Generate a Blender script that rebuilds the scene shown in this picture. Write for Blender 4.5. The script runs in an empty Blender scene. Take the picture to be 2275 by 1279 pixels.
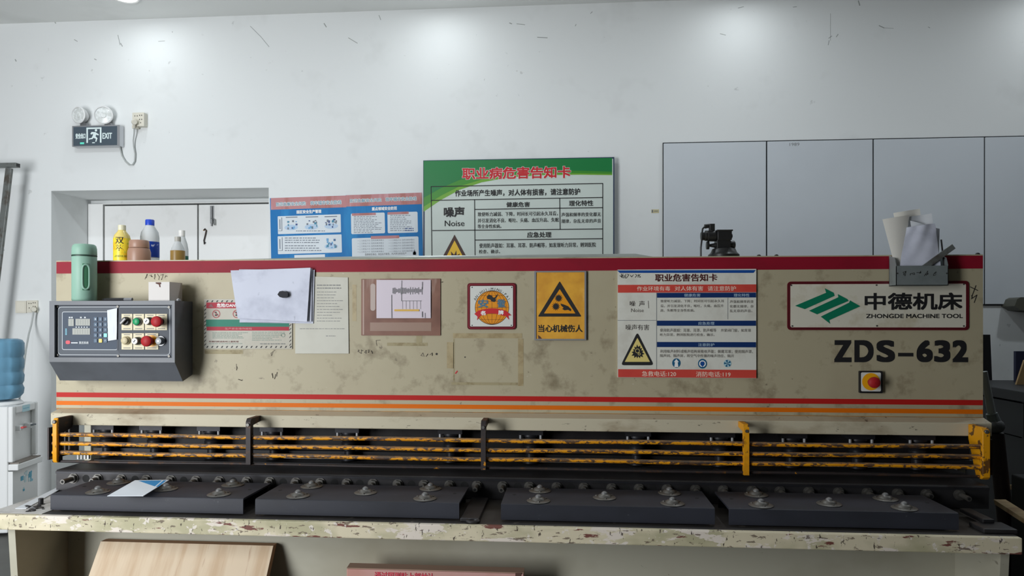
import bpy, bmesh, math, random
from mathutils import Vector, Matrix, Quaternion
random.seed(7)
C = bpy.context.scene.collection
sc = bpy.context.scene
PI = math.pi

# ------------------------------------------------------------------ camera
IW, IH = 2275.0, 1279.0
FPX = 1600.0
YAW = math.radians(4.57)
CAM = Vector((0.0, -2.64, 1.37))
VH = 711.0                                   # horizon row in the photograph
cam_d = bpy.data.cameras.new('camera')
cam_d.sensor_width = 36.0
cam_d.lens = FPX / IW * 36.0
cam_d.shift_y = (VH - IH / 2) / IW
cam = bpy.data.objects.new('camera', cam_d)
C.objects.link(cam)
cam.location = CAM
cam.rotation_euler = (PI / 2, 0, YAW)
cam_d.clip_start = 0.02
sc.camera = cam

# ------------------------------------------------------------------ world, exposure, daylight
sc.view_settings.view_transform = 'Standard'
sc.view_settings.look = 'None'
sc.view_settings.gamma = 1.0
sc.view_settings.use_curve_mapping = False
sc.view_settings.exposure = 0.14
w = bpy.data.worlds.new('sky')
sc.world = w
w.use_nodes = True
w.node_tree.nodes['Background'].inputs[0].default_value = (0.75, 0.87, 1.0, 1)
w.node_tree.nodes['Background'].inputs[1].default_value = 0.6
sc.cycles.max_bounces = 8
sc.cycles.diffuse_bounces = 5
sc.cycles.caustics_reflective = False
sc.cycles.caustics_refractive = False
sc.cycles.sample_clamp_indirect = 8.0

WX0, WX1, WY0, WY1, WZ = -4.45, 7.5, -3.45, 2.46, 3.6   # the room
DOOR_X0, DOOR_X1, DOOR_Z = -4.4, -2.5, 2.8           # roller-door opening in the front wall, left of the camera


def area(name, loc, rot, sx, sy, power, col):
    d = bpy.data.lights.new(name, 'AREA')
    d.shape = 'RECTANGLE'
    d.size, d.size_y, d.energy, d.color = sx, sy, power, col
    o = bpy.data.objects.new(name, d)
    C.objects.link(o)
    o.location = loc
    o.rotation_euler = rot
    return o


# daylight coming in through the roller door in the front wall, to the left behind the camera
area('daylight_front_door', ((DOOR_X0 + DOOR_X1) / 2, WY0 - 0.1, DOOR_Z / 2 + 0.02), (PI / 2, 0, 0),
     DOOR_X1 - DOOR_X0 - 0.1, DOOR_Z - 0.1, 206, (0.96, 0.98, 1.0))

# ------------------------------------------------------------------ materials
def lin(c):
    c = c / 255.0
    return c / 12.92 if c <= 0.04045 else ((c + 0.055) / 1.055) ** 2.4


def L3(rgb):
    return (lin(rgb[0]), lin(rgb[1]), lin(rgb[2]), 1.0)


MATS = {}


def bsdf_of(m):
    return m.node_tree.nodes['Principled BSDF']


def mat(name, rgb, rough=0.55, metal=0.0, spec=0.5):
    if name in MATS:
        return MATS[name]
    m = bpy.data.materials.new(name)
    m.use_nodes = True
    b = bsdf_of(m)
    b.inputs['Base Color'].default_value = L3(rgb)
    b.inputs['Roughness'].default_value = rough
    b.inputs['Metallic'].default_value = metal
    b.inputs['Specular IOR Level'].default_value = spec
    MATS[name] = m
    return m


def stained(name, rgb, layers, rough=0.55, metal=0.0, bump=0.0, spec=0.4):
    """paint with stains: layers = (rgb, scale3, lo, hi, strength, detail, offset)"""
    if name in MATS:
        return MATS[name]
    m = mat(name, rgb, rough, metal, spec)
    nt = m.node_tree
    b = bsdf_of(m)
    geo = nt.nodes.new('ShaderNodeNewGeometry')
    col = None
    last = None
    for i, (rg, s3, lo, hi, st, det, off) in enumerate(layers):
        mp = nt.nodes.new('ShaderNodeMapping')
        mp.inputs['Scale'].default_value = s3
        mp.inputs['Location'].default_value = (off, off * 1.7, off * 0.6)
        nt.links.new(geo.outputs['Position'], mp.inputs['Vector'])
        n = nt.nodes.new('ShaderNodeTexNoise')
        n.inputs['Scale'].default_value = 1.0
        n.inputs['Detail'].default_value = det
        n.inputs['Roughness'].default_value = 0.62
        nt.links.new(mp.outputs['Vector'], n.inputs['Vector'])
        r = nt.nodes.new('ShaderNodeMapRange')
        r.inputs['From Min'].default_value = lo
        r.inputs['From Max'].default_value = hi
        r.inputs['To Max'].default_value = st
        nt.links.new(n.outputs['Fac'], r.inputs['Value'])
        mx = nt.nodes.new('ShaderNodeMix')
        mx.data_type = 'RGBA'
        nt.links.new(r.outputs['Result'], mx.inputs[0])
        if last is None:
            mx.inputs[6].default_value = L3(rgb)
        else:
            nt.links.new(last, mx.inputs[6])
        mx.inputs[7].default_value = L3(rg)
        last = mx.outputs[2]
        lastfac = r.outputs['Result']
    nt.links.new(last, b.inputs['Base Color'])
    if bump:
        bp = nt.nodes.new('ShaderNodeBump')
        bp.inputs['Strength'].default_value = bump
        bp.inputs['Distance'].default_value = 0.002
        nt.links.new(lastfac, bp.inputs['Height'])
        nt.links.new(bp.outputs['Normal'], b.inputs['Normal'])
    return m


def dust_top(m, rgb, st):
    """worn, dusty upper sides of the bars"""
    nt = m.node_tree
    b = bsdf_of(m)
    src = b.inputs['Base Color'].links[0].from_socket
    g = nt.nodes.new('ShaderNodeNewGeometry')
    sp = nt.nodes.new('ShaderNodeSeparateXYZ')
    nt.links.new(g.outputs['Normal'], sp.inputs[0])
    r = nt.nodes.new('ShaderNodeMapRange')
    r.inputs['From Min'].default_value = .25
    r.inputs['From Max'].default_value = .6
    r.inputs['To Max'].default_value = st
    nt.links.new(sp.outputs['Z'], r.inputs['Value'])
    mx = nt.nodes.new('ShaderNodeMix')
    mx.data_type = 'RGBA'
    nt.links.new(r.outputs['Result'], mx.inputs[0])
    nt.links.new(src, mx.inputs[6])
    mx.inputs[7].default_value = L3(rgb)
    nt.links.new(mx.outputs[2], b.inputs['Base Color'])


def glassy(name, rgb, rough=0.05, trans=0.9, ior=1.3, alpha=1.0):
    m = mat(name, rgb, rough)
    b = bsdf_of(m)
    b.inputs['Transmission Weight'].default_value = trans
    b.inputs['IOR'].default_value = ior
    b.inputs['Alpha'].default_value = alpha
    return m


def glow(name, rgb, s):
    m = mat(name, rgb, 0.5)
    b = bsdf_of(m)
    b.inputs['Emission Color'].default_value = L3(rgb)
    b.inputs['Emission Strength'].default_value = s
    return m


M_wall = stained('white_plaster', (226, 229, 229), [((190, 192, 190), (3, 3, 3), .60, .78, .25, 3, 0), ((150, 152, 150), (14, 14, 14), .70, .74, .35, 4, 3.1)], .8, spec=.2)
M_wallg = stained('grey_workshop_wall', (66, 69, 71), [((56, 58, 58), (2, 2, 2), .5, .7, .5, 3, 0)], .8)
M_mark = mat('scuff_grey', (158, 162, 160), .9)
M_ceil = stained('ceiling_white', (236, 238, 236), [((190, 192, 188), (2, 2, 2), .55, .8, .3, 3, 2)], .85, spec=.2)
M_floor = stained('grey_concrete', (92, 92, 88), [((72, 70, 66), (2.5, 2.5, 2.5), .45, .75, .7, 6, 0)], .6)
M_panel = stained('beige_machine_paint', (174, 165, 138),
                  [((160, 148, 122), (2.2, 1, 2.6), .48, .72, .55, 4, 0.0),
                   ((112, 99, 74), (9, 2, 9), .54, .70, .7, 5, 5.3),
                   ((78, 68, 52), (40, 8, 34), .68, .74, .6, 4, 2.2),
                   ((205, 200, 184), (26, 5, 40), .71, .76, .45, 3, 9.4)], .5)
M_apron = stained('dirty_beige_paint', (192, 184, 160),
                  [((120, 98, 66), (5, 3, 10), .52, .74, .6, 5, 1.0),
                   ((52, 42, 34), (24, 10, 60), .64, .70, .75, 5, 4.0)], .55)
M_lip = stained('peeling_paint', (216, 206, 178),
                [((170, 166, 132), (4, 4, 8), .45, .6, .8, 3, 0.5),
                 ((226, 216, 204), (7, 6, 20), .545, .56, .95, 6, 3.3),
                 ((110, 54, 48), (6.0, 6, 26), .585, .60, .95, 6, 8.8),
                 ((226, 218, 208), (34, 20, 44), .62, .63, .9, 5, 1.4),
                 ((92, 74, 62), (26, 30, 90), .62, .635, .8, 5, 21.0),
                 ((64, 50, 42), (90, 30, 30), .645, .66, .9, 4, 12.0)], .6, bump=.4)
M_base = stained('khaki_paint', (178, 175, 158), [((150, 144, 122), (2, 2, 3), .45, .7, .6, 4, 6.0), ((90, 84, 70), (18, 8, 22), .70, .73, .6, 4, 2.0)], .5)
M_red = stained('crimson_band', (140, 22, 42), [((112, 22, 36), (4, 2, 6), .45, .7, .5, 4, 0)], .55, spec=.2)
M_stripe_r = mat('red_stripe', (178, 32, 28), .55, 0, .2)
M_stripe_o = mat('orange_stripe', (214, 106, 6), .55, 0, .2)
M_stripe_y = stained('worn_yellow_stripe', (176, 120, 40), [((96, 74, 52), (10, 5, 60), .45, .6, .8, 4, 0)], .5)
M_dark = stained('dark_steel', (44, 44, 48), [((64, 64, 66), (6, 6, 6), .5, .8, .6, 5, 0), ((36, 32, 31), (14, 14, 14), .56, .72, .7, 5, 3)], .42, .35)
M_darkpaint = stained('graphite_paint', (50, 52, 60), [((38, 39, 43), (3, 6, 6), .45, .75, .7, 5, 1), ((86, 88, 92), (60, 60, 60), .70, .74, .5, 3, 3)], .5, spec=.22)
M_black = mat('black_paint', (26, 26, 28), .5)
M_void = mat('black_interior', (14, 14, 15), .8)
M_bed = stained('oily_steel', (54, 53, 55), [((34, 32, 32), (5, 8, 8), .42, .7, .8, 6, 0), ((90, 88, 84), (40, 40, 40), .68, .75, .5, 3, 2)], .45, .3)
M_tabletop = stained('worn_table_steel', (66, 63, 60), [((40, 37, 36), (4, 4, 4), .4, .65, .8, 6, 2.0), ((120, 112, 104), (16, 16, 16), .64, .70, .6, 5, 5)], .55, .1)
M_tableend = stained('pale_worn_plate', (206, 204, 200), [((128, 122, 116), (8, 8, 8), .46, .66, .8, 6, 2.0)], .55)
M_nut = mat('oily_nut_metal', (104, 102, 98), .45, .6, .4)
M_yellow = stained('chipped_yellow_paint', (232, 158, 16),
                   [((206, 120, 14), (8, 8, 8), .45, .7, .6, 3, 0),
                    ((60, 48, 46), (44, 90, 90), .505, .55, .92, 6, 2.0),
                    ((54, 46, 44), (11, 40, 40), .54, .58, .9, 6, 7.0)], .5)
dust_top(M_yellow, (112, 98, 84), .75)
M_yellow2 = stained('yellow_bracket_paint', (226, 156, 18), [((70, 46, 30), (30, 24, 22), .56, .59, .9, 5, 1.0), ((170, 100, 20), (12, 12, 12), .5, .7, .5, 4, 3.0)], .5)
M_rustpost = stained('rusty_black_post', (52, 46, 46), [((90, 62, 40), (20, 20, 30), .55, .66, .8, 5, 0), ((210, 140, 20), (18, 18, 26), .64, .66, .9, 4, 3.0)], .55, .2)
M_boxgrey = stained('slate_enclosure_paint', (94, 98, 104), [((78, 81, 85), (6, 6, 9), .45, .7, .6, 4, 0)], .42)
M_white = mat('white_ink', (238, 238, 236), .55)
M_paper = stained('paper_white', (208, 212, 226), [((176, 180, 196), (7, 3, 9), .46, .66, .65, 4, 1.3), ((140, 144, 158), (30, 5, 18), .66, .74, .4, 4, 5.0)], .75, spec=.2)
M_paper2 = stained('paper_cream', (204, 203, 192), [((190, 188, 176), (5, 3, 5), .45, .65, .6, 3, 0)], .75, spec=.2)
M_ink = mat('black_ink', (24, 24, 26), .6)
M_greyink = mat('grey_ink', (120, 122, 124), .7)
M_steel = mat('bare_steel', (150, 152, 154), .35, .8)
M_chrome = mat('chrome', (168, 169, 171), .42, .35, .4)
M_alu = mat('aluminium_edge', (200, 202, 206), .3, .7)

# ------------------------------------------------------------------ geometry helpers
SA, CA = math.sin(YAW), math.cos(YAW)


def ray(u, v):
    s = (u - IW / 2) / FPX
    return Vector((s * CA - SA, CA + s * SA, (VH - v) / FPX))


def at(u, v, Y):
    r = ray(u, v)
    t = (Y - CAM.y) / r.y
    return Vector((CAM.x + r.x * t, Y, CAM.z + r.z * t))


def atz(u, v, z):
    r = ray(u, v)
    t = (z - CAM.z) / r.z
    return Vector((CAM.x + r.x * t, CAM.y + r.y * t, z))


def ax(u, Y, v=711):
    return at(u, v, Y).x


def az(v, Y, u=1137):
    return at(u, v, Y).z


def pxm(Y, u=1137):
    """metres per photo pixel on plane Y near column u"""
    return (at(u + 5, VH, Y).x - at(u - 5, VH, Y).x) / 10.0


WL = {}          # world position of each object's origin


class MB:
    def __init__(s):
        s.v, s.f, s.m, s.sm, s.mats = [], [], [], [], []

    def mi(s, m):
        if m not in s.mats:
            s.mats.append(m)
        return s.mats.index(m)

    def add(s, vs, fs, m, smooth=False):
        o = len(s.v)
        i = s.mi(m)
        s.v += [tuple(x) for x in vs]
        for f in fs:
            s.f.append(tuple(o + k for k in f))
            s.m.append(i)
            s.sm.append(smooth)
        return s

    def box(s, x0, x1, y0, y1, z0, z1, m):
        x0, x1 = min(x0, x1), max(x0, x1)
        y0, y1 = min(y0, y1), max(y0, y1)
        z0, z1 = min(z0, z1), max(z0, z1)
        vs = [(x, y, z) for z in (z0, z1) for y in (y0, y1) for x in (x0, x1)]
        return s.add(vs, [(0, 2, 3, 1), (4, 5, 7, 6), (0, 1, 5, 4), (2, 6, 7, 3), (0, 4, 6, 2), (1, 3, 7, 5)], m)

    def obox(s, c, ex, ey, ez, m):
        """oriented box: centre and three half-vectors"""
        c, ex, ey, ez = Vector(c), Vector(ex), Vector(ey), Vector(ez)
        vs = [c + ex * a + ey * b + ez * d for d in (-1, 1) for b in (-1, 1) for a in (-1, 1)]
        return s.add(vs, [(0, 2, 3, 1), (4, 5, 7, 6), (0, 1, 5, 4), (2, 6, 7, 3), (0, 4, 6, 2), (1, 3, 7, 5)], m)

    def prism(s, poly, d, m, m_side=None):
        """poly: list of 3D points (planar), extruded by vector d"""
        n = len(poly)
        a = [Vector(p) for p in poly]
        b = [p + Vector(d) for p in a]
        s.add(a + b, [tuple(range(n)), tuple(range(2 * n - 1, n - 1, -1))], m)
        s.add(a + b, [(i, n + i, n + (i + 1) % n, (i + 1) % n) for i in range(n)], m_side or m)
        return s

    def cyl(s, p0, p1, r0, m, r1=None, n=20, caps=True, smooth=True):
        p0, p1 = Vector(p0), Vector(p1)
        r1 = r0 if r1 is None else r1
        d = (p1 - p0).normalized()
        a = d.orthogonal().normalized()
        b = d.cross(a)
        r = [(a * math.cos(2 * PI * k / n) + b * math.sin(2 * PI * k / n)) for k in range(n)]
        vs = [p0 + q * r0 for q in r] + [p1 + q * r1 for q in r]
        s.add(vs, [(k, (k + 1) % n, n + (k + 1) % n, n + k) for k in range(n)], m, smooth)
        if caps:
            s.add(vs, [tuple(range(n - 1, -1, -1)), tuple(range(n, 2 * n))], m)
        return s

    def lathe(s, prof, c, m, axis=(0, 0, 1), n=28, smooth=True, bands=None):
        """prof: (r, h) pairs along the axis from c; bands: material per segment"""
        c, d = Vector(c), Vector(axis).normalized()
        a = d.orthogonal().normalized()
        b = d.cross(a)
        vs = []
        for (r, h) in prof:
            for k in range(n):
                t = 2 * PI * k / n
                vs.append(c + d * h + (a * math.cos(t) + b * math.sin(t)) * max(r, 1e-5))
        for i in range(len(prof) - 1):
            fs = [(i * n + k, i * n + (k + 1) % n, (i + 1) * n + (k + 1) % n, (i + 1) * n + k) for k in range(n)]
            s.add(vs if i == 0 else [], [], m)
            o = len(s.v) - len(vs)
            mm = m if bands is None else (bands[i] or m)
            im = s.mi(mm)
            for f in fs:
                s.f.append(tuple(o + q for q in f))
                s.m.append(im)
                s.sm.append(smooth)
        return s

    def tube(s, pts, r, m, n=8, caps=True):
        pts = [Vector(p) for p in pts]
        vs = []
        ref = None
        for i, p in enumerate(pts):
            d = (pts[min(i + 1, len(pts) - 1)] - pts[max(i - 1, 0)]).normalized()
            if ref is None:
                ref = d.orthogonal().normalized()
            a = (ref - d * ref.dot(d)).normalized()
            ref = a
            b = d.cross(a)
            rr = r[i] if isinstance(r, (list, tuple)) else r
            vs += [p + (a * math.cos(2 * PI * k / n) + b * math.sin(2 * PI * k / n)) * rr for k in range(n)]
        fs = []
        for i in range(len(pts) - 1):
            fs += [(i * n + k, i * n + (k + 1) % n, (i + 1) * n + (k + 1) % n, (i + 1) * n + k) for k in range(n)]
        s.add(vs, fs, m, True)
        if caps:
            e = (len(pts) - 1) * n
            s.add(vs, [tuple(range(n - 1, -1, -1)), tuple(range(e, e + n))], m)
        return s

    def ball(s, c, r, m, n=16, sq=(1, 1, 1)):
        prof = [(r * math.sin(PI * i / 10), -r * math.cos(PI * i / 10)) for i in range(11)]
        o = len(s.v)
        s.lathe(prof, (0, 0, 0), m, n=n)
        for i in range(o, len(s.v)):
            x, y, z = s.v[i]
            s.v[i] = (c[0] + x * sq[0], c[1] + y * sq[1], c[2] + z * sq[2])
        return s

    def build(s, name, parent=None, bevel=0.0, seg=2, solid=0.0, loc=None):
        vs = s.v
        if parent is not None:
            base = WL[parent.name]
        elif loc is not None:
            base = Vector(loc)
        else:
            xs = [p[0] for p in vs]
            ys = [p[1] for p in vs]
            zs = [p[2] for p in vs]
            base = Vector(((min(xs) + max(xs)) / 2, (min(ys) + max(ys)) / 2, min(zs)))
        me = bpy.data.meshes.new(name)
        me.from_pydata([(p[0] - base.x, p[1] - base.y, p[2] - base.z) for p in vs], [], s.f)
        for m in s.mats:
            me.materials.append(m)
        me.polygons.foreach_set('material_index', s.m)
        me.polygons.foreach_set('use_smooth', s.sm)
        if any(s.sm):
            bm = bmesh.new()
            bm.from_mesh(me)
            bmesh.ops.remove_doubles(bm, verts=bm.verts, dist=1e-6)
            bmesh.ops.recalc_face_normals(bm, faces=bm.faces)
            bm.to_mesh(me)
            bm.free()
            me.set_sharp_from_angle(angle=math.radians(38))
        me.update()
        o = bpy.data.objects.new(name, me)
        C.objects.link(o)
        if parent is not None:
            o.parent = parent
            WL[o.name] = base
        else:
            o.location = base
            WL[o.name] = base
        if solid:
            md = o.modifiers.new('thickness', 'SOLIDIFY')
            md.thickness = solid
            md.offset = 1
        if bevel:
            md = o.modifiers.new('bevel', 'BEVEL')
            md.width = bevel
            md.segments = seg
            md.limit_method = 'ANGLE'
            md.angle_limit = math.radians(40)
            md.harden_normals = False
        return o


def tag(o, label, cat, group=None):
    o['label'] = label
    o['category'] = cat
    if group:
        o['group'] = group
    return o


def thing(name, label, cat, loc, group=None):
    o = bpy.data.objects.new(name, None)
    o.empty_display_size = 0.05
    C.objects.link(o)
    o.location = loc
    WL[o.name] = Vector(loc)
    return tag(o, label, cat, group)


def struct(o):
    o['kind'] = 'structure'
    return o


TXT = {}


def text_geom(body, bold, res):
    k = (body, bold, res)
    if k not in TXT:
        cu = bpy.data.curves.new('lettering', 'FONT')
        cu.body = body
        cu.resolution_u = res
        cu.offset = bold
        ob = bpy.data.objects.new('lettering', cu)
        C.objects.link(ob)
        dg = bpy.context.evaluated_depsgraph_get()
        me = ob.evaluated_get(dg).to_mesh()
        vs = [(v.co.x, v.co.y) for v in me.vertices]
        fs = [tuple(p.vertices) for p in me.polygons]
        ob.evaluated_get(dg).to_mesh_clear()
        bpy.data.objects.remove(ob)
        bpy.data.curves.remove(cu)
        TXT[k] = (vs, fs)
    return TXT[k]


LAY = 0.00045


class Print(MB):
    """flat printing on a plane facing the room (towards -Y), given in photograph coordinates"""

    def __init__(s, Y, tilt=0.0):
        super().__init__()
        s.Y, s.t = Y, tilt

    def fr(s, u0, v0, u1, v1):
        uc, vc = (u0 + u1) / 2, (v0 + v1) / 2
        c = at(uc, vc, s.Y)
        hx = (at(u1, vc, s.Y).x - at(u0, vc, s.Y).x) / 2
        hz = (at(uc, v0, s.Y).z - at(uc, v1, s.Y).z) / 2
        return c, hx, hz

    def loc(s, c, x, z, lay):
        ct, st = math.cos(s.t), math.sin(s.t)
        return (c.x + x * ct - z * st, s.Y - LAY * lay, c.z + x * st + z * ct)

    def R(s, u0, v0, u1, v1, m, lay=1, rad=0.0):
        c, hx, hz = s.fr(u0, v0, u1, v1)
        if rad:
            r = rad * pxm(s.Y, (u0 + u1) / 2)
            pts = []
            for (qx, qz, a0) in ((1, 1, 0), (-1, 1, 90), (-1, -1, 180), (1, -1, 270)):
                for k in range(6):
                    a = math.radians(a0 + 18 * k)
                    pts.append((qx * (hx - r) + r * math.cos(a), qz * (hz - r) + r * math.sin(a)))
        else:
            pts = [(hx, hz), (-hx, hz), (-hx, -hz), (hx, -hz)]
        s.add([s.loc(c, x, z, lay) for x, z in pts], [tuple(range(len(pts)))], m)
        return s

    def plate(s, u0, v0, u1, v1, th, m, rad=0.0):
        """solid plate behind the printing plane, front face on Y"""
        c, hx, hz = s.fr(u0, v0, u1, v1)
        r = rad * pxm(s.Y, (u0 + u1) / 2)
        if rad:
            pts = []
            for (qx, qz, a0) in ((1, 1, 0), (-1, 1, 90), (-1, -1, 180), (1, -1, 270)):
                for k in range(6):
                    a = math.radians(a0 + 18 * k)
                    pts.append((qx * (hx - r) + r * math.cos(a), qz * (hz - r) + r * math.sin(a)))
        else:
            pts = [(hx, hz), (-hx, hz), (-hx, -hz), (hx, -hz)]
        s.prism([s.loc(c, x, z, 0) for x, z in pts], (0, th, 0), m)
        return s

    def P(s, pts, m, lay=1):
        w = [at(u, v, s.Y) for u, v in pts]
        s.add([(p.x, s.Y - LAY * lay, p.z) for p in w], [tuple(range(len(w)))], m)
        return s

    def D(s, u, v, r, m, lay=1, n=28, rv=None):
        c = at(u, v, s.Y)
        k = pxm(s.Y, u)
        rv = r if rv is None else rv
        s.add([s.loc(c, r * k * math.cos(2 * PI * i / n), rv * k * math.sin(2 * PI * i / n), lay) for i in range(n)], [tuple(range(n))], m)
        return s

    def ring(s, u, v, r0, r1, m, lay=1, n=36):
        c = at(u, v, s.Y)
        k = pxm(s.Y, u)
        vs = [s.loc(c, r * k * math.cos(2 * PI * i / n), r * k * math.sin(2 * PI * i / n), lay) for r in (r0, r1) for i in range(n)]
        s.add(vs, [(i, (i + 1) % n, n + (i + 1) % n, n + i) for i in range(n)], m)
        return s

    def L(s, pts, wpx, m, lay=1):
        k = pxm(s.Y, pts[0][0])
        w = [at(u, v, s.Y) for u, v in pts]
        for a, b in zip(w[:-1], w[1:]):
            d = (b - a)
            if d.length < 1e-6:
                continue
            d.normalize()
            nrm = Vector((-d.z, 0, d.x)) * wpx * k / 2
            e = d * wpx * k * 0.25
            a2, b2 = a - e, b + e
            s.add([(q.x, s.Y - LAY * lay, q.z) for q in (a2 + nrm, b2 + nrm, b2 - nrm, a2 - nrm)], [(0, 1, 2, 3)], m)
        return s

    def T(s, body, u0, v0, u1, v1, m, lay=2, bold=0.0, res=2, mid=None):
        vs, fs = text_geom(body, 0.0, res)
        if not vs:
            return s
        c, hx, hz = s.fr(u0, v0, u1, v1)
        xs = [p[0] for p in vs]
        ys = [p[1] for p in vs]
        x0, x1, y0, y1 = min(xs), max(xs), min(ys), max(ys)
        d = bold * 2 * hz / (y1 - y0)
        for i, (dx_, dz_) in enumerate([(i * d, j * d) for i in (-1, 0, 1) for j in (-1, 0, 1)] if bold > .018 else ((d, 0), (-d, 0)) if bold else ((0, 0),)):
            s.add([s.loc(c, ((x - x0) / (x1 - x0) * 2 - 1) * (hx - d) + dx_, ((y - y0) / (y1 - y0) * 2 - 1) * (hz - d) + dz_, lay + .06 * i) for x, y in vs], fs, m)
        return s

    def lines(s, u0, v0, u1, v1, n, m, lay=2, th=1.4, ragged=0.5, seed=1):
        """rows of unreadable small print as broken strokes"""
        rd = random.Random(seed)
        for i in range(n):
            v = v0 + (v1 - v0) * (i + .5) / n
            u = u0
            end = u1 - rd.random() * ragged * (u1 - u0)
            while u < end:
                l = 2.5 + rd.random() * 5
                s.R(u, v - th / 2, min(u + l, u1), v + th / 2, m, lay)
                u += l + 1 + rd.random() * 1.2
        return s


def grid_sheet(corners, Y, m, bulge=None, nu=14, nv=10, mb=None, th=0.0008):
    """a sheet of paper through four photo corners (tl, tr, br, bl) on plane Y, bent towards the room by bulge(a, b)"""
    mb = mb or MB()
    tl, tr, br, bl = [at(u, v, Y) for u, v in corners]
    vs = []
    for side in (0, 1):
        for j in range(nv + 1):
            for i in range(nu + 1):
                a, b = i / nu, j / nv
                p = (tl * (1 - a) + tr * a) * (1 - b) + (bl * (1 - a) + br * a) * b
                y = Y - (bulge(a, b) if bulge else 0) + side * th
                vs.append((p.x, y, p.z))
    n = (nu + 1) * (nv + 1)
    fs = []
    for j in range(nv):
        for i in range(nu):
            k = j * (nu + 1) + i
            fs.append((k, k + 1, k + nu + 2, k + nu + 1))
            fs.append((n + k, n + k + nu + 1, n + k + nu + 2, n + k + 1))
    for i in range(nu):
        fs.append((i, n + i, n + i + 1, i + 1))
        k = nv * (nu + 1) + i
        fs.append((k, k + 1, n + k + 1, n + k))
    for j in range(nv):
        k = j * (nu + 1)
        fs.append((k, k + nu + 1, n + k + nu + 1, n + k))
        k += nu
        fs.append((k, n + k, n + k + nu + 1, k + nu + 1))
    mb.add(vs, fs, m, True)
    return mb


# ================================================================== THE ROOM
NX0, NX1 = ax(114, WY1), ax(597, WY1)          # the recess in the back wall
NZ = az(424, WY1, 114)
ND = 0.45
mb = MB()
mb.box(WX0 - .2, WX1 + .2, WY0 - .2, WY1 + .7, -.1, 0, M_floor)
struct(mb.build('floor'))
mb = MB()
mb.box(WX0 - .2, WX1 + .2, WY0 - .2, WY1 + .7, WZ, WZ + .12, M_ceil)
struct(mb.build('ceiling'))
mb = MB()
mb.box(WX0 - .2, NX0, WY1, WY1 + .6, 0, WZ, M_wall)
mb.box(NX0, NX1, WY1, WY1 + .6, NZ, WZ, M_wall)
mb.box(NX1, WX1 + .2, WY1, WY1 + .6, 0, WZ, M_wall)
mb.box(NX0, NX1, WY1 + ND, WY1 + .6, 0, NZ, M_wall)
pw = Print(WY1)
for (a, b, c, d, t) in [(262, 78, 267, 100, 2), (268, 96, 272, 103, 2.5), (556, 58, 580, 82, 1.6), (580, 82, 598, 104, 1.6), (720, 52, 725, 60, 3), (774, 84, 794, 96, 2),
                        (1132, 51, 1137, 53, 3), (1148, 53, 1166, 55, 2), (1194, 83, 1216, 84, 2.5), (1278, 58, 1280, 54, 2), (1312, 30, 1316, 26, 2), (1841, 85, 1848, 80, 2.2),
                        (1858, 82, 1862, 76, 2.5), (1845, 30, 1845, 90, 1.2), (1842, 90, 1840, 100, 2), (1953, 57, 1964, 62, 3), (1964, 62, 1985, 63, 1.3), (1600, 75, 1612, 78, 2),
                        (1907, 2, 1910, 12, 3.5), (1762, 16, 1770, 15, 2), (165, 88, 172, 92, 2), (210, 131, 214, 133, 2.5), (34, 132, 36, 136, 3), (868, 18, 870, 5, 2), (120, 46, 124, 52, 2.5),
                        (383, 70, 383, 72, 2), (352, 92, 366, 91, 1.5), (842, 34, 846, 44, 2), (1640, 18, 1652, 15, 2), (2062, 60, 2066, 62, 2), (8, 410, 12, 418, 2), (6, 548, 9, 556, 3)]:
    pw.L([(a, b), (c, d)], t * .7, M_mark)
mb.add(pw.v, pw.f, M_mark)
struct(mb.build('wall_back'))
mb = MB()
mb.box(WX0 - .2, WX0, WY0, WY1, 0, WZ, M_wallg)
struct(mb.build('wall_left'))
mb = MB()
mb.box(WX1, WX1 + .2, WY0, WY1, 0, WZ, M_wallg)
struct(mb.build('wall_right'))
mb = MB()
mb.box(DOOR_X1, WX1 + .2, WY0 - .2, WY0, 0, WZ, M_wallg)
mb.box(WX0 - .2, DOOR_X0, WY0 - .2, WY0, 0, WZ, M_wallg)
mb.box(DOOR_X0, DOOR_X1, WY0 - .2, WY0, DOOR_Z, WZ, M_wallg)
struct(mb.build('wall_front'))

# ---- white double door at the back of the recess
YD = WY1 + ND
M_door = stained('white_door_enamel', (242, 243, 242), [((200, 200, 196), (4, 4, 3), .55, .75, .4, 4, 1)], .45)
M_gap = mat('door_gap_shadow', (60, 62, 62), .8)
droot = bpy.data.objects.new('door_1', None)
C.objects.link(droot)
droot.location = (ax(345, YD), YD, 0)
WL[droot.name] = Vector(droot.location)
struct(droot)
dx = [ax(234, YD - .03, 500), ax(441, YD - .03, 500), NX1 - .003]
dz1 = az(457, YD - .03, 300)
mb = MB()
mb.box(NX0 + .02, NX1 - .002, YD - .014, YD - .002, .005, dz1 + .012, M_gap)
mb.build('door_rebate', droot)
mb = MB()
mb.box(NX0 + .004, dx[0] - .012, YD - .045, YD - .002, .005, NZ - .03, M_door)
mb.box(NX0 + .004, NX1 - .003, YD - .045, YD - .002, dz1 + .012, NZ - .03, M_door)
mb.build('door_frame', droot, bevel=.004)
for a, b in ((dx[0], dx[1] - .006), (dx[1] + .006, dx[2])):
    mb = MB()
    mb.box(a, b, YD - .04, YD - .015, .01, dz1, M_door)
    mb.build('door_leaf', droot, bevel=.003)
mb = MB()
p = at(470, 458, YD - .05)
q = at(470, 502, YD - .05)
mb.cyl(p, q, .006, M_steel, n=10)
mb.box(p.x - .016, p.x + .016, YD - .043, YD - .04, q.z + .04, p.z + .005, M_steel)
mb.cyl(q + Vector((0, 0, .02)), q + Vector((0, 0, .055)), .011, M_steel, n=10)
mb.tube([at(470, 485, YD - .06), at(476, 488, YD - .06), at(476, 500, YD - .06)], .005, M_steel)
mb.build('door_bolt', droot)
mb = MB()
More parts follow.
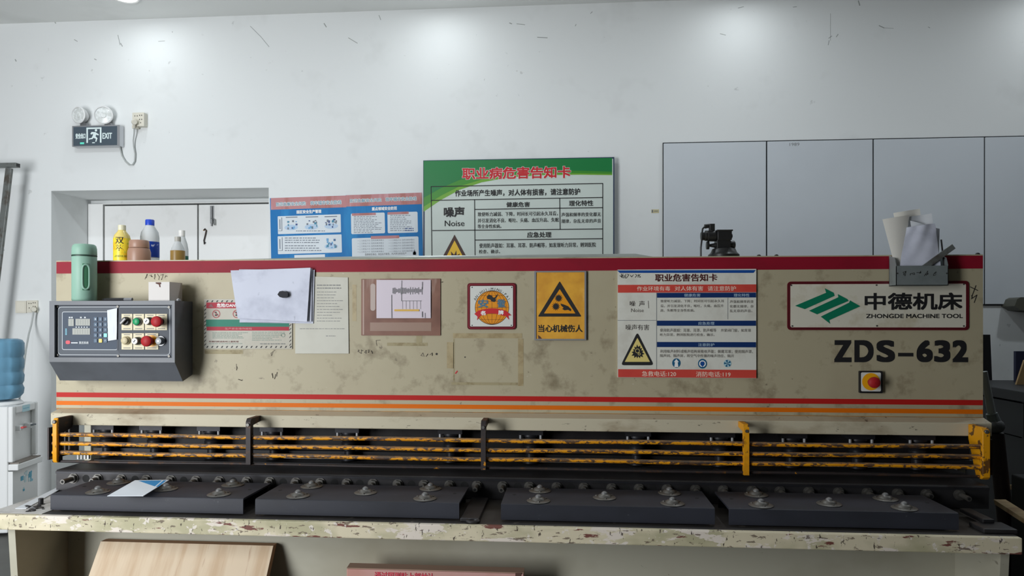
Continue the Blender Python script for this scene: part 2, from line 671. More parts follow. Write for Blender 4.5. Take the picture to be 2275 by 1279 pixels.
pts = [(452, 512), (455, 508), (458, 512), (456, 522), (453, 534), (454, 542), (456, 538)]
mb.tube([at(u, v, YD - .05) for u, v in pts], .005, M_rustpost)
mb.build('door_hook', droot)

# ---- recessed downlights
M_lamp = glow('lamp_diffuser', (255, 253, 246), 9.0)
M_trim = mat('lamp_trim', (225, 226, 226), .4)


def downlight(x, y, label, power=1.4, group='recessed downlights along the back wall'):
    t = thing('downlight', label, 'ceiling light', (x, y, WZ), group)
    m1 = MB()
    m1.lathe([(.078, 0), (.095, 0), (.097, -.006), (.088, -.012), (.078, -.008), (.078, 0)], (x, y, WZ - .0005), M_trim, n=32)
    m1.build('trim_ring', t)
    m2 = MB()
    m2.lathe([(0.001, -.006), (.077, -.006), (.077, -.001), (.001, -.001)], (x, y, WZ), M_lamp, n=32)
    m2.build('diffuser', t)
    d = bpy.data.lights.new('downlight_beam', 'AREA')
    d.shape = 'DISK'
    d.size = .15
    d.energy = power
    d.color = (0.86, 0.94, 1.0)
    o = bpy.data.objects.new('downlight_beam', d)
    C.objects.link(o)
    o.parent = t
    o.location = (0, 0, -.014)


YL = WY1 - .37
for u, lab in ((345, 'round recessed ceiling light above the exit sign'), (985, 'round recessed ceiling light above the green notice board'),
               (1640, 'round recessed ceiling light above the black tripod head'), (2330, 'round recessed ceiling light nearest the right wall')):
    downlight(ax(u, WY1), YL, lab)
for u, lab in ((345, 'added unseen ceiling light of the second row, above the thermos flask'), (985, 'added unseen ceiling light of the second row, above the steel sheet'),
               (1640, 'added unseen ceiling light of the second row, above the nameplate'), (2330, 'added unseen ceiling light of the second row, above the black bench')):
    downlight(ax(u, WY1), .75, lab, 9.5, 'added unseen second row of downlights over the machine')  # out-of-view row, added to brighten the back wall

# ================================================================== BACK WALL FITTINGS
# ---- flush wall cupboards on the right
M_cup = stained('pale_grey_laminate', (206, 212, 218), [((192, 198, 204), (1.5, 1.5, 1.5), .4, .7, .4, 3, 0)], .45)
YC = WY1 - .022
cu = thing('wall_cupboard', 'white flush cupboard doors with thin black gaps set in the right of the wall', 'cupboard', (ax(1840, WY1), WY1, 1.4))
x0, x1 = ax(1473, YC, 420), ax(2460, YC, 420)
zt, zb = az(316, YC, 1473), az(678, YC, 2230)
mb = MB()
mb.box(x0, x1, YC + .010, WY1 - .001, zb, zt, mat('cupboard_carcass_black', (28, 32, 36), .7))
mb.build('carcass', cu)
ed = [1473, 1703.5, 1940.5, 2188, 2460]
for i in range(4):
    a, b = ax(ed[i], YC, 420) + .005, ax(ed[i + 1], YC, 420) - .005
    mb = MB()
    mb.box(a, b, YC, YC + .012, zb + .008, zt - .008, M_cup)
    if i == 1:
        pr = Print(YC)
        pr.T('1989', 1754, 317, 1776, 324, M_greyink, 1)
        mb.add(pr.v, pr.f, M_greyink)
    mb.build('cupboard_door', cu, bevel=.002)
# ---- small sticker
pr = Print(WY1 - .001)
pr.plate(1447, 465, 1464, 473, .0006, mat('buff_sticker', (200, 190, 150), .7))
pr.R(1448, 466, 1451, 472, M_greyink)
pr.R(1453, 468, 1462, 469.5, M_greyink)
tag(pr.build('wall_sticker'), 'tiny buff sticker on the wall left of the cupboard', 'sticker')

# ---- emergency exit sign
YE = WY1 - .055
ex = thing('exit_sign', 'dark emergency exit sign box with two round lamps on the wall', 'exit sign', at(213, 302, WY1))
pr = Print(YE)
M_exit = mat('exit_panel_dark', (78, 90, 100), .3)
M_exitw = mat('exit_white', (225, 240, 240), .4)
pr.plate(160, 278.5, 266, 325, .05, M_alu, 1.5)
pr.build('housing', ex, bevel=.003)
pr = Print(YE - .0008)
pr.plate(163, 281, 260, 323, .0007, M_exit)
pr.T('安全出口', 168, 296, 190, 308, M_exitw, 1, .03)
pr.T('EXIT', 227.5, 295, 249, 308, M_exitw, 1, .02)
pr.R(192, 283, 225.5, 317, M_exitw, 1)
pr.R(195.5, 286.5, 222, 317.5, M_exit, 2)
# running figure
pr.D(213.5, 289.5, 2.6, M_exitw, 3)
pr.P([(204, 293), (213, 293.5), (215, 297), (212, 304), (206, 304), (207, 297), (203, 299), (201, 297)], M_exitw, 3)
pr.P([(213, 294), (220, 298.5), (219, 301), (212, 298)], M_exitw, 4)
pr.P([(207, 302), (212, 302), (217, 307), (214.5, 315), (212, 314.5), (213.5, 308.5), (207.5, 306)], M_exitw, 5)
pr.P([(206, 302), (210, 304), (206, 309), (198, 310), (198, 307.5), (204, 306.5)], M_exitw, 6)
pr.P([(198, 307), (199.5, 310), (197.5, 311)], M_exitw, 3)
pr.R(205, 316, 211, 318, M_exitw, 3)
pr.R(178, 316.5, 187, 320, glow('indicator_green', (90, 220, 190), .6), 2)
pr.R(178, 318.6, 187, 319.2, M_exit, 3)
pr.build('sign_face', ex)
k = pxm(YE, 200)
M_lampglass = stained('lamp_reflector', (212, 216, 214), [((240, 244, 244), (40, 40, 40), .45, .6, .8, 2, 0)], .2)
for (u, v, ru, yawd) in ((177, 256, 16.5, -.2), (231, 256, 17.5, .25)):
    c = at(u, v, YE)
    d = Vector((yawd, -1, -.08)).normalized()
    mb = MB()
    R = ru * k * 1.06
    mb.lathe([(R * .55, .05), (R * .8, .03), (R, 0), (R * 1.02, -.012), (R * .9, -.016), (R * .86, -.008)], c, M_trim, axis=-d, n=28)
    hd = mb.build('lamp_head', ex)
    mb = MB()
    mb.lathe([(R * .87, -.008), (R * .6, -.012), (R * .01, -.014)], c, M_lampglass, axis=-d, n=28)
    mb.lathe([(R * .34, -.0128), (R * .3, -.017), (R * .01, -.018)], c, M_lampglass, axis=-d, n=20)
    mb.build('lens', hd)
    mb = MB()
    mb.cyl(at(u + 6, 270, YE + .02), at(u + 8, 280, YE + .02), .011, M_trim, n=10)
    mb.box(at(u, 0, YE).x, at(u + 14, 0, YE).x, YE + .005, YE + .035, at(u, 279, YE).z, at(u, 273, YE).z, M_steel)
    mb.build('lamp_bracket', ex)
mb = MB()
pts = [(265, 316), (267, 330), (271, 346), (278, 358), (287, 366), (294, 366), (299, 358), (300, 342), (297, 326), (296, 312), (298, 296), (298, 280)]
ys = [.03, .01, .01, .01, .01, .01, .01, .01, .012, .02, .03, .04]
mb.tube([at(u, v, WY1 - y - .004) for (u, v), y in zip(pts, ys)], .0045, mat('grey_cable', (176, 180, 178), .5))
mb.build('power_cord', ex)
M_ivory = mat('ivory_plastic', (218, 214, 200), .4)
M_hole = mat('socket_hole', (60, 56, 50), .8)


def socket(u0, v0, u1, v1, label, plug, two_holes=True, rocker=False, th=.045):
    Y = WY1 - th
    t = thing('wall_socket', label, 'socket', at((u0 + u1) / 2, (v0 + v1) / 2, WY1))
    pr = Print(Y)
    pr.plate(u0, v0, u1, v1, th - .001, M_ivory, 1.0)
    W, H = u1 - u0, v1 - v0
    if rocker:
        pr.build('back_box', t, bevel=.002)
        pr = Print(Y - .0006)
        pr.plate(u0 + W * .14, v0 + H * .12, u1 - W * .14, v1 - H * .12, .0005, mat('rocker_ivory', (226, 222, 208), .35))
        pr.build('rocker_switch', t)
    else:
        for (a, b) in ((.22, .25), (.42, .25), (.25, .62), (.62, .2), (.8, .2), (.62, .5), (.8, .5), (.71, .75)):
            pr.R(u0 + W * a - .9, v0 + H * b - 1.2, u0 + W * a + .9, v0 + H * b + 1.2, M_hole)
        pr.build('back_box', t)
    return t


socket(294, 250, 320, 280, 'cream wall socket right of the exit sign with a plug in it', True)
mb = MB()
mb.cyl(at(298.5, 271, WY1 - .047), at(298.5, 271, WY1 - .085), .021, M_ivory, r1=.018, n=18)
mb.cyl(at(298.5, 274, WY1 - .072), at(298.5, 284, WY1 - .055), .008, M_ivory, r1=.005, n=10)
mb.build('plug', ex, bevel=.002)
mb = MB()
mb.box(ax(300, WY1), ax(312, WY1), WY1 - .04, WY1 - .012, az(288, WY1, 306), az(281, WY1, 306), M_ivory)
tag(mb.build('cable_clip', bevel=.003), 'small ivory clip under the socket right of the exit sign', 'clip')
socket(34, 668, 58, 695, 'cream blank switch plate left of the water dispenser plug', False, rocker=True, th=.012)
socket(59, 667, 83, 694, 'cream wall socket with the water dispenser plug', True, th=.012)

# ---- blue safety posters
M_blue = stained('poster_blue', (10, 112, 178), [((40, 140, 200), (9, 3, 2), .5, .7, .7, 3, 0)], .5, spec=.25)
M_blued = mat('poster_blue_deep', (24, 110, 172), .35)
M_pink = stained('poster_pink', (190, 134, 136), [((168, 106, 96), (12, 4, 3), .48, .62, .7, 3, 0), ((208, 168, 176), (14, 4, 3), .60, .7, .6, 3, 6)], .5, spec=.25)
M_pcream = mat('poster_panel', (212, 220, 226), .5)
M_teal = mat('poster_teal', (42, 128, 158), .5)
M_navy = mat('poster_navy', (40, 70, 130), .5)
M_slate = mat('poster_small_print', (112, 120, 132), .6)
YP = WY1 - .004
TL = .02
pr = Print(YP, TL)
pr.plate(601, 437, 769, 600, .002, M_blue)
pr.R(601.5, 437, 769, 463, M_pink, 1)
pr.T('防范化解安全风险', 613, 448, 680, 457.5, M_white, 2, .06)
pr.T('防范化解安全风险', 613.4, 448.4, 679.6, 457.1, M_teal, 4, .012)
pr.T('筑牢城市安全防线', 689, 445, 759, 455, M_white, 2, .06)
pr.T('筑牢城市安全防线', 689.4, 445.4, 758.6, 454.6, M_teal, 4, .012)
pr.T('园区安全生产管理', 659, 466, 714, 474, M_white, 2, .03)
pr.R(617, 478, 757, 518, M_pcream, 1, 1.5)
pr.R(617, 522.5, 759, 562.5, M_pcream, 1, 1.5)
pr.R(654, 565.5, 722, 580, M_pcream, 1)
for (a, b, c, d) in ((618, 483, 627, 513), (618, 527, 628, 557)):
    pr.R(a, b, c, d, M_slate, 2)
    pr.R(a, b, c - 1.4, d - .8, M_pcream, 3)
    pr.R(a + 3, b + 4, a + 5, d - 4, M_slate, 4)
for i, u in enumerate((635, 681, 723)):
    pr.R(u - (2 if i else 0), 481.5 - i * .8, u + 26, 483.4 - i * .8, M_slate, 2)
rd = random.Random(3)
for (cu_, cv_, n) in ((647, 499, 9), (692, 498, 12), (736, 496, 14), (736, 541, 16)):
    pr.D(cu_, cv_ + 6, 15, mat('poster_pale_blue', (176, 200, 224), .5), 2, rv=6)
    for k_ in range(n):
        a, b = cu_ + rd.uniform(-12, 12), cv_ + rd.uniform(-9, 9)
        w_, h_ = rd.uniform(1.5, 5), rd.uniform(2, 6)
        pr.R(a - w_ / 2, b - h_ / 2, a + w_ / 2, b + h_ / 2, rd.choice([M_teal, M_navy, M_slate, mat('poster_mid_blue', (96, 160, 206), .5)]), 3 + k_ * .1)
pr.lines(658, 511.5, 722, 514, 1, M_slate, 2, 1.6, .1, 4)
pr.lines(633, 526, 713, 541, 3, M_slate, 2, 1.8, .2, 5)
pr.lines(633, 543, 714, 559, 3, M_slate, 2, 1.8, .2, 6)
tag(pr.build('safety_poster'), 'left blue safety poster with pink header and small pictures on wall', 'poster', 'blue safety posters behind the machine')
pr = Print(YP, TL)
pr.plate(769, 430.5, 938, 600, .002, M_blue)
pr.R(769, 430.5, 937, 456, M_pink, 1)
pr.T('防范化解安全风险', 777, 440.5, 848, 449.5, M_white, 2, .06)
pr.T('防范化解安全风险', 777.4, 440.9, 847.6, 449.1, M_teal, 4, .012)
pr.T('筑牢城市安全防线', 856, 437, 926, 446.5, M_white, 2, .06)
pr.T('筑牢城市安全防线', 856.4, 437.4, 925.6, 446.1, M_teal, 4, .012)
pr.T('重点领域安全防范', 826, 459, 882, 467, M_white, 2, .03)
pr.R(780, 473, 855, 519, M_pcream, 1, 3)
pr.R(861, 471, 928, 517, M_pcream, 1, 3)
pr.R(782, 527, 930, 600, M_pcream, 1, 3)
pr.R(782, 473, 835, 478.5, M_pink, 2)
pr.R(861, 470.5, 908, 476, M_pink, 2)
pr.R(824, 523.5, 887, 530, M_pink, 2)
pr.lines(786, 479, 848, 518, 11, M_slate, 2, 1.2, .45, 11)
pr.lines(867, 476, 921, 514, 9, M_slate, 2, 1.3, .45, 12)
pr.lines(900, 505, 919, 514, 2, M_navy, 4, 2, .1, 14)
for r_ in range(5):
    for c_ in range(2):
        pr.T('一二三四五六七 日月水火木金土', 794 + c_ * 69, 532 + r_ * 6.2 - c_ * 1.2, 853 + c_ * 68, 536 + r_ * 6.2 - c_ * 1.2, M_slate, 2, .01, 1)
pr.T('隐患就在身边、安全在于防范、人人参与安全生产', 811, 561.5, 903, 566.5, M_ink, 2, .0, 1)
pr.D(921, 562, 4, M_slate, 2)
pr.P([(917, 566), (921, 553), (925, 566)], M_slate, 2)
tag(pr.build('safety_poster'), 'right blue safety poster with text boxes beside the green board', 'poster', 'blue safety posters behind the machine')

# ---- green noise hazard board, leaning in front of the wall
YG = WY1 - .06
M_grn = mat('board_green', (6, 120, 58), .4)
M_grn2 = mat('board_green_mid', (60, 140, 40), .4)
M_grn3 = mat('board_green_light', (112, 168, 48), .4)
M_bpale = stained('board_pale', (206, 216, 210), [((196, 206, 200), (3, 3, 3), .4, .7, .5, 2, 0)], .45)
M_edge = mat('board_navy_edge', (22, 44, 78), .5)
M_bred = mat('board_red', (196, 22, 34), .5)
pr = Print(YG)
pr.plate(938, 352.5, 1362.5, 690, .012, M_edge)
pr.R(941.5, 356, 1360, 690, M_bpale, 1)


def curve_band(off, m, lay):
    top = [(941.5, 357.6), (1360, 350.6)]
    low = [(1360, 389 + off * .35), (1290, 388 + off * .4), (1200, 389 + off * .5), (1130, 394 + off * .6), (1070, 405 + off * .8), (1020, 422 + off), (980, 444 + off * 1.2), (941.5, 470 + off * 1.4)]
    pr.P(top + low, m, lay)


curve_band(0, M_grn3, 2)
curve_band(-8, M_grn2, 3)
curve_band(-22, M_grn, 4)
pr.T('职业病危害告知卡', 1025.5, 370, 1268, 398, M_white, 5, .05, 3)
pr.T('职业病危害告知卡', 1026, 370.5, 1267.5, 397.5, M_bred, 6, .03, 3)


def rule(u0, v0, u1, v1, w_=1.8):
    pr.L([(u0, v0), (u1, v1)], w_, M_ink, 6)


rule(958, 414.5, 1339, 407.5)
rule(959, 445, 1339, 438.5)
rule(1055, 465, 1339, 461)
rule(961, 512, 1339, 508.5)
rule(1056, 533, 1339, 530)
rule(958, 414.5, 961, 690)
rule(1339, 407.5, 1339, 690)
rule(1054.5, 443.5, 1056.5, 690)
rule(1243.5, 440, 1244.5, 509.5)
pr.T('作业场所产生噪声，对人体有损害，请注意防护', 1010, 420, 1288, 435, M_ink, 6, .022)
pr.T('噪声', 986, 459.5, 1032, 482, M_ink, 6, .03, 3)
pr.T('Noise', 988, 489.5, 1032, 502.5, M_ink, 6, .012, 3)
pr.T('健康危害', 1125, 448.5, 1177, 460, M_ink, 6, .02)
pr.T('理化特性', 1264, 445, 1318, 457.5, M_ink, 6, .02)
pr.T('致使听力减弱、下降，时间长可引起永久耳聋，', 1061, 470, 1239, 480, M_ink, 6, .015)
pr.T('并引发消化不良、呕吐、头痛、血压升高、失眠', 1061, 484, 1241, 494, M_ink, 6, .015)
pr.T('等全身性疾病。', 1061, 498, 1114, 507, M_ink, 6, .015)
pr.T('声强和频率的变化都无', 1247, 471.5, 1335, 481, M_ink, 6, .015)
pr.T('规律，杂乱无章的声音', 1247, 486, 1335, 495.5, M_ink, 6, .015)
pr.T('应急处理', 1171, 515, 1225, 527.5, M_ink, 6, .02)
pr.T('使用防声器如：耳塞、耳罩、防声帽等，如发现听力异常，则到医院', 1064, 539, 1323, 550, M_ink, 6, .015)
pr.T('检查、确诊。', 1064, 554, 1111, 563, M_ink, 6, .015)
M_wyel = mat('warning_yellow', (236, 190, 40), .5)
M_wbrn = mat('warning_dark_brown', (64, 34, 24), .5)
pr.P([(1010, 521), (1057 - 2, 605), (965, 605)], M_wbrn, 6)
pr.P([(1010, 534), (1043, 597), (978, 597)], M_wyel, 7)
pr.P([(996, 597), (1000, 580), (992, 572), (1003, 570), (1002, 558), (1009, 566), (1014, 556), (1015, 567), (1022, 563), (1019, 572), (1028, 575), (1020, 580), (1026, 597)], M_wbrn, 8)
tag(pr.build('notice_board'), 'green and white noise hazard board with a warning triangle standing against wall', 'notice board')

# ---- metal trestle at the left edge
M_trestle = stained('grey_trestle_steel', (120, 124, 122), [((84, 74, 64), (14, 14, 14), .5, .66, .8, 5, 0)], .45, .4)
YT = 2.27
tr = thing('steel_trestle', 'grey steel trestle with a tubular top bar at the left edge', 'trestle', (at(0, 711, YT).x, YT, 0))
pe = at(40, 367, YT)
mb = MB()
mb.box(pe.x - .5, pe.x, YT - .022, YT + .022, pe.z - .015, pe.z + .015, M_trestle)
mb.box(pe.x - .001, pe.x + .0006, YT - .017, YT + .017, pe.z - .011, pe.z + .011, M_black)
mb.build('top_bar', tr, bevel=.002)
a = at(21, 373, YT)
b = at(-1, 560, YT)
dirv = (b - a)
foot = a + dirv * (a.z / -dirv.z)
for (px_, py_) in ((a, foot), (a + Vector((-.3, 0, 0)), a + Vector((-.3, 0, 0)) + (foot - a) * Vector((-1, 1, 1)))):
    mb = MB()
    if px_ is not a:
        py_ = Vector((px_.x + .08, YT, 0))
        px_ = Vector((px_.x, YT, a.z))
    d = (py_ - px_)
    xv = Vector((d.z, 0, -d.x)).normalized()
    mb.obox((px_ + py_) / 2, xv * .022, (0, .012, 0), d / 2 * .998, M_trestle)
    mb.build('leg', tr, bevel=.002)

# ---- water dispenser and its bottle
M_disp = mat('dispenser_white', (226, 228, 228), .35)
M_dispg = mat('dispenser_groove', (120, 124, 126), .6)
P1 = Vector((-3.52, CAM.y + 4.3, 0))
P2 = Vector((-3.58, CAM.y + 4.597, 0))
ev = (P2 - P1).normalized()            # along the front
ed_ = Vector((-ev.y, ev.x, 0))         # into the body (away from its front)
if ed_.x > 0:
    ed_ = -ed_
DW = (P2 - P1).length
zt = at(25, 903, P1.y).z
disp = thing('water_dispenser', 'white water dispenser with blue sticker at the left of the shear', 'water dispenser', tuple(P1 + ev * DW / 2 + ed_ * .16))


def dbox(a0, a1, d0, d1, z0, z1, m, mb):
    c = P1 + ev * (a0 + a1) / 2 + ed_ * (d0 + d1) / 2 + Vector((0, 0, (z0 + z1) / 2))
    return mb.obox(c, ev * (a1 - a0) / 2, ed_ * (d1 - d0) / 2, (0, 0, (z1 - z0) / 2), m)


zc = at(85, 1008, P2.y).z           # joint between the tap recess and the lower door
zm = at(85, 1025, P2.y).z
mb = MB()
dbox(0, DW, .03, .33, 0.02, zt, M_disp, mb)
dbox(0, .035, 0, .03, zc, zt, M_disp, mb)
dbox(DW - .035, DW, 0, .03, zc, zt, M_disp, mb)
dbox(.035, DW - .035, 0, .03, zt - .05, zt, M_disp, mb)
mb.build('body', disp, bevel=.008)
mb = MB()
dbox(.004, DW - .004, .002, .03, .05, zm - .006, M_disp, mb)
M_dblue = mat('dispenser_print_blue', (120, 184, 206), .4)
rd = random.Random(2)
for i in range(12):
    a0 = .09 + rd.random() * .13
    z0 = zm - .16 + rd.random() * .11
    dbox(a0, a0 + .012 + rd.random() * .02, .0005 - i * .00003, .002, z0, z0 + .01 + rd.random() * .03, rd.choice([M_dblue, mat('dispenser_print_pale', (190, 214, 220), .4), mat('dispenser_print_teal', (60, 160, 190), .4)]), mb)
mb.build('door', disp)
mb = MB()
dbox(.004, DW - .004, -.03, .03, zm, zc - .012, M_disp, mb)
mb.build('drip_tray', disp, bevel=.005)
mb = MB()
dbox(.02, DW - .02, -.026, .03, zc - .012, zc - .004, mat('tray_grid_grey', (120, 112, 104), .5), mb)
mb.build('tray_grid', disp)
for k_, (a0, col) in enumerate(((.085, (196, 60, 60)), (.2, (80, 90, 96)))):
    mb = MB()
    zz = at(35 + 30 * k_, 952, P1.y).z - .005
    dbox(a0 - .012, a0 + .012, -.012, .03, zz - .02, zz + .012, M_disp, mb)
    tp = mb.build('tap', disp, bevel=.004)
    mb = MB()
    dbox(a0 - .02, a0 + .02, -.03, -.0122, zz - .004, zz + .006, mat('tap_lever_%d' % k_, col, .4), mb)
    mb.build('tap_lever', tp, bevel=.002)
mb = MB()
dbox(.11, .2, -.0005, 0, zt - .048, zt - .006, mat('sticker_pale_blue', (176, 216, 226), .5), mb)
dbox(.12, .19, -.001, -.0005, zt - .03, zt - .024, M_dblue, mb)
mb.build('sticker', disp)
bc = P1 + ev * DW / 2 + ed_ * .16
mb = MB()
mb.lathe([(.005, zt), (.13, zt), (.135, zt + .006), (.12, zt + .022), (.06, zt + .026), (.005, zt + .026)], (bc.x, bc.y, 0), M_disp, n=32)
mb.build('bottle_collar', disp)
mb = MB()
bc2 = at(-6, 800, 1.78)
zb0 = zt + .027
hb = at(15, 752, bc.y).z - zb0
prof = [(.005, 0), (.05, 0), (.11, .012), (.132, .04), (.136, .075), (.128, .095), (.126, .102), (.134, .12), (.137, .16), (.129, .182), (.127, .19), (.135, .21),
        (.137, .26), (.131, .275), (.131, .285), (.137, .30), (.137, hb - .03), (.125, hb - .01), (.10, hb), (.005, hb)]
mb.lathe(prof, (bc.x, bc.y, zb0), mat('blue_water_plastic', (140, 196, 230), .15), n=40)
wb = mb.build('water_bottle')
bb = bsdf_of(MATS['blue_water_plastic'])
bb.inputs['Transmission Weight'].default_value = .55
bb.inputs['IOR'].default_value = 1.2
tag(wb, 'large blue water bottle upside down on the white dispenser', 'water bottle')
mb = MB()
mb.cyl(at(75, 687, WY1 - .0135), at(75, 687, WY1 - .05), .02, M_ivory, r1=.016, n=16)
pts = [at(75, 690, WY1 - .045), at(73, 702, WY1 - .04), at(70, 720, WY1 - .05), at(64, 742, WY1 - .1), at(58, 775, WY1 - .2), Vector((bc.x - .05, bc.y + .215, zt - .1))]
mb.tube(pts, .006, mat('grey_cable', (176, 180, 178), .5))
mb.build('power_cord', disp)

# ================================================================== THE SHEARING MACHINE
X0, X1 = ax(125, 0), ax(2184, 0)
ZT, ZB = 1.600, 1.030
sh = thing('shearing_machine', 'long beige hydraulic plate shear with red top band, orange stripes and dark bed', 'machine', ((X0 + X1) / 2, 0, 0))
# front cover with painted band and stripes
mb = MB()
mb.box(X0, X1, 0, .012, ZB, ZT, M_panel)
mb.box(X0, X0 + .012, .012, .75, ZB, ZT, M_panel)
mb.box(X1 - .012, X1, .012, .75, ZB, ZT, M_panel)
pr = Print(0)
# old tape, glue and pen marks left on the paint
M_tape = stained('old_tape', (172, 157, 122), [((150, 133, 98), (20, 5, 20), .45, .6, .8, 3, 0)], .4)
M_tape2 = stained('tape_residue', (158, 147, 114), [((130, 116, 82), (30, 5, 40), .5, .62, .7, 4, 2)], .6)
for r_ in ((1006, 740, 1160, 751), (993, 760, 1008, 818), (1151, 752, 1163, 857), (1003, 849, 1150, 855), (783, 632, 792, 713)):
    pr.R(*r_, M_tape if r_[0] != 1003 else M_tape2, 1)
pr.R(925, 745, 938, 768, M_tape2, 1)
pr.R(860, 761, 950, 768, M_tape2, 1.2)
pr.R(455, 777, 540, 786, M_tape2, 1)
pr.R(1007, 752, 1010, 847, M_tape2, 1)
M_pen = mat('pen_black', (40, 38, 34), .7)
M_penf = mat('pen_faded', (120, 112, 96), .7)


def scrawl(u0, v0, u1, v1, n, m, wd, seed, lay=2):
    rd = random.Random(seed)
    for i in range(n):
        a = u0 + (u1 - u0) * (i + .5) / n
        w_ = (u1 - u0) / n
        pts = [(a + rd.uniform(-.5, .5) * w_, rd.uniform(v0, v1)) for _ in range(4)]
        pr.L(pts, wd, m, lay + i * .02)


scrawl(322, 608, 372, 622, 6, M_penf, 1.4, 3)
scrawl(795, 776, 828, 786, 5, M_penf, 1.6, 4)
scrawl(935, 780, 962, 794, 3, M_penf, 1.3, 6)
scrawl(835, 752, 845, 768, 1, M_penf, 1.3, 8)
scrawl(602, 776, 612, 792, 1, M_penf, 1.2, 9)
scrawl(600, 826, 616, 842, 2, M_penf, 1.3, 10)
scrawl(523, 806, 530, 822, 1, M_penf, 1.1, 19)
scrawl(526, 836, 540, 846, 1, M_penf, 1.2, 20)
scrawl(972, 622, 984, 634, 2, M_penf, 1.3, 29)
pr.L([(2155, 637), (2172, 645)], 1.8, M_pen, 2)
pr.L([(2168, 634), (2160, 655), (2158, 664)], 1.8, M_pen, 2)
pr.L([(2158, 656), (2160, 662), (2170, 655), (2164, 672)], 1.8, M_pen, 2.2)
pr.D(970, 786, 2.4, M_pen, 2, 10)
pr.D(1033, 793, 1.5, M_pen, 2, 8)
pr.L([(1012, 829), (1016, 824)], 2.5, M_bred, 2)
mb2 = mb
for f, mi_, sm_ in zip(pr.f, pr.m, pr.sm):
    pass
o_ = len(mb.v)
mb.v += pr.v
for f, mi_ in zip(pr.f, pr.m):
    mb.f.append(tuple(o_ + q for q in f))
    mb.m.append(mb.mi(pr.mats[mi_]))
    mb.sm.append(False)
mb.build('front_cover', sh)
E2 = .0006


def stripe(name, v0, v1, m):
    z0, z1 = at(125, v1, 0).z, at(125, v0, 0).z
    m_ = MB()
    m_.box(X0 + .001, X1 - .001, -E2, 0, z0, z1, m)
    m_.build(name, sh)


stripe('red_band', 581.5, 607.5, M_red)
stripe('red_stripe', 871, 881.5, M_stripe_r)
stripe('orange_stripe', 890, 899, M_stripe_o)
stripe('yellow_stripe', 905.5, 909, M_stripe_y)
mb = MB()
mb.box(X0, X1, .012, .75, ZT - .012, ZT - .001, M_panel)
mb.build('top_cover', sh)
# apron ledge
XA0, XA1 = ax(113, -.05), ax(2203, -.05)
mb = MB()
mb.prism([(XA0, 0.0, 1.030), (XA0, -.05, 1.017), (XA0, -.05, .972), (XA0, -.035, .972), (XA0, -.035, 1.0), (XA0, 0.012, 1.012)], (XA1 - XA0, 0, 0), M_apron)
mb.build('apron', sh, bevel=.003)
M_beam = stained('dark_beam_paint', (34, 32, 34), [((54, 50, 50), (5, 5, 9), .5, .7, .7, 5, 0)], .5, spec=.25)  # near-black base with lighter grey noise patches
# beam behind the guard
mb = MB()
mb.box(X0 + .12, X1 - .01, .065, .10, .84, 1.03, M_beam)
mb.box(X0 + .12, X1 - .01, .012, .10, 1.018, 1.03, M_void)  # unseen black roof strip, added to block light from above
mb.box(X0 + .12, X1 - .01, .045, .065, .842, .87, M_bed)
mb.build('blade_beam', sh)
mb = MB()
for u in (174.5, 182, 189.5, 197):  # white pins added to stand in for bright slits of light
    p = at(u, 1019, .03)
    mb.box(p.x - .003, p.x + .003, .025, .035, p.z, p.z + .022, M_white)
mb.build('bright_slit_pins', sh)
# side frames
mb = MB()
mb.box(X0, X0 + .03, .16, 1.25, 0, 1.03, M_base)
mb.build('side_frame', sh, bevel=.003)
mb = MB()
mb.box(X1 - .03, X1, .11, 1.25, 0, 1.03, M_base)
mb.build('side_frame', sh, bevel=.003)
# hold-down rams behind the guard
HY = .012
for u in (240, 346, 473, 611, 777, 1003, 1180, 1416, 1600, 1758, 1906, 2038):
    x = ax(u, HY)
    mb = MB()
    mb.box(x - .045, x + .045, HY - .035, HY + .035, .952, .99, M_dark)
    mb.lathe([(.034, .952), (.034, .945), (.028, .943), (.031, .938), (.026, .934), (.031, .929), (.026, .925), (.031, .92), (.026, .916), (.031, .911), (.03, .90), (.03, .885), (.02, .88),
              (.02, .862), (.032, .858), (.032, .846), (.001, .846)], (x, HY, 0), M_dark, n=22)
    ram = mb.build('hold_down_ram', sh)
    for s_ in (-1, 1):
        mb = MB()
        mb.cyl((x + s_ * .037, HY - .028, .9515), (x + s_ * .037, HY - .028, .938), .0055, M_chrome, n=10)
        mb.build('ram_bolt', ram)
# lower blade block with adjusting bolts
YBK = -.18
XB0, XB1 = ax(125, YBK, 1043), ax(2197, YBK, 1043)
ZK = .830
mb = MB()
mb.prism([(XB0, YBK, .756), (XB0, YBK, ZK - .004), (XB0, YBK + .004, ZK), (XB0, .04, ZK), (XB0, .04, .756)], (XB1 - XB0, 0, 0), M_bed)
mb.box(XB0, XB1, YBK - .004, YBK, ZK - .012, ZK - .004, M_dark)
mb.box(XB0 + .05, XB1, -.045, .04, ZK, ZK + .012, M_bed)
zbolt = at(164, 1062, YBK).z
for u in (191, 300, 408, 519, 629, 743, 799, 914, 1032, 1150, 1268, 1390, 1449, 1568, 1697, 1828, 1961):
    x = ax(u, YBK)
    mb.cyl((x, YBK - .0005, zbolt), (x, YBK - .0002, zbolt), .0135, M_void, n=20)
mb.build('lower_blade_block', sh)
bolts = [164, 218, 270, 326, 380, 436, 488, 549, 600, 658, 712, 771, 829, 884, 942, 999, 1060, 1117, 1176, 1237, 1297, 1359, 1420, 1482, 1545, 1607, 1671, 1733, 1797, 1863, 1927, 1994, 2058, 2131]
rd = random.Random(5)
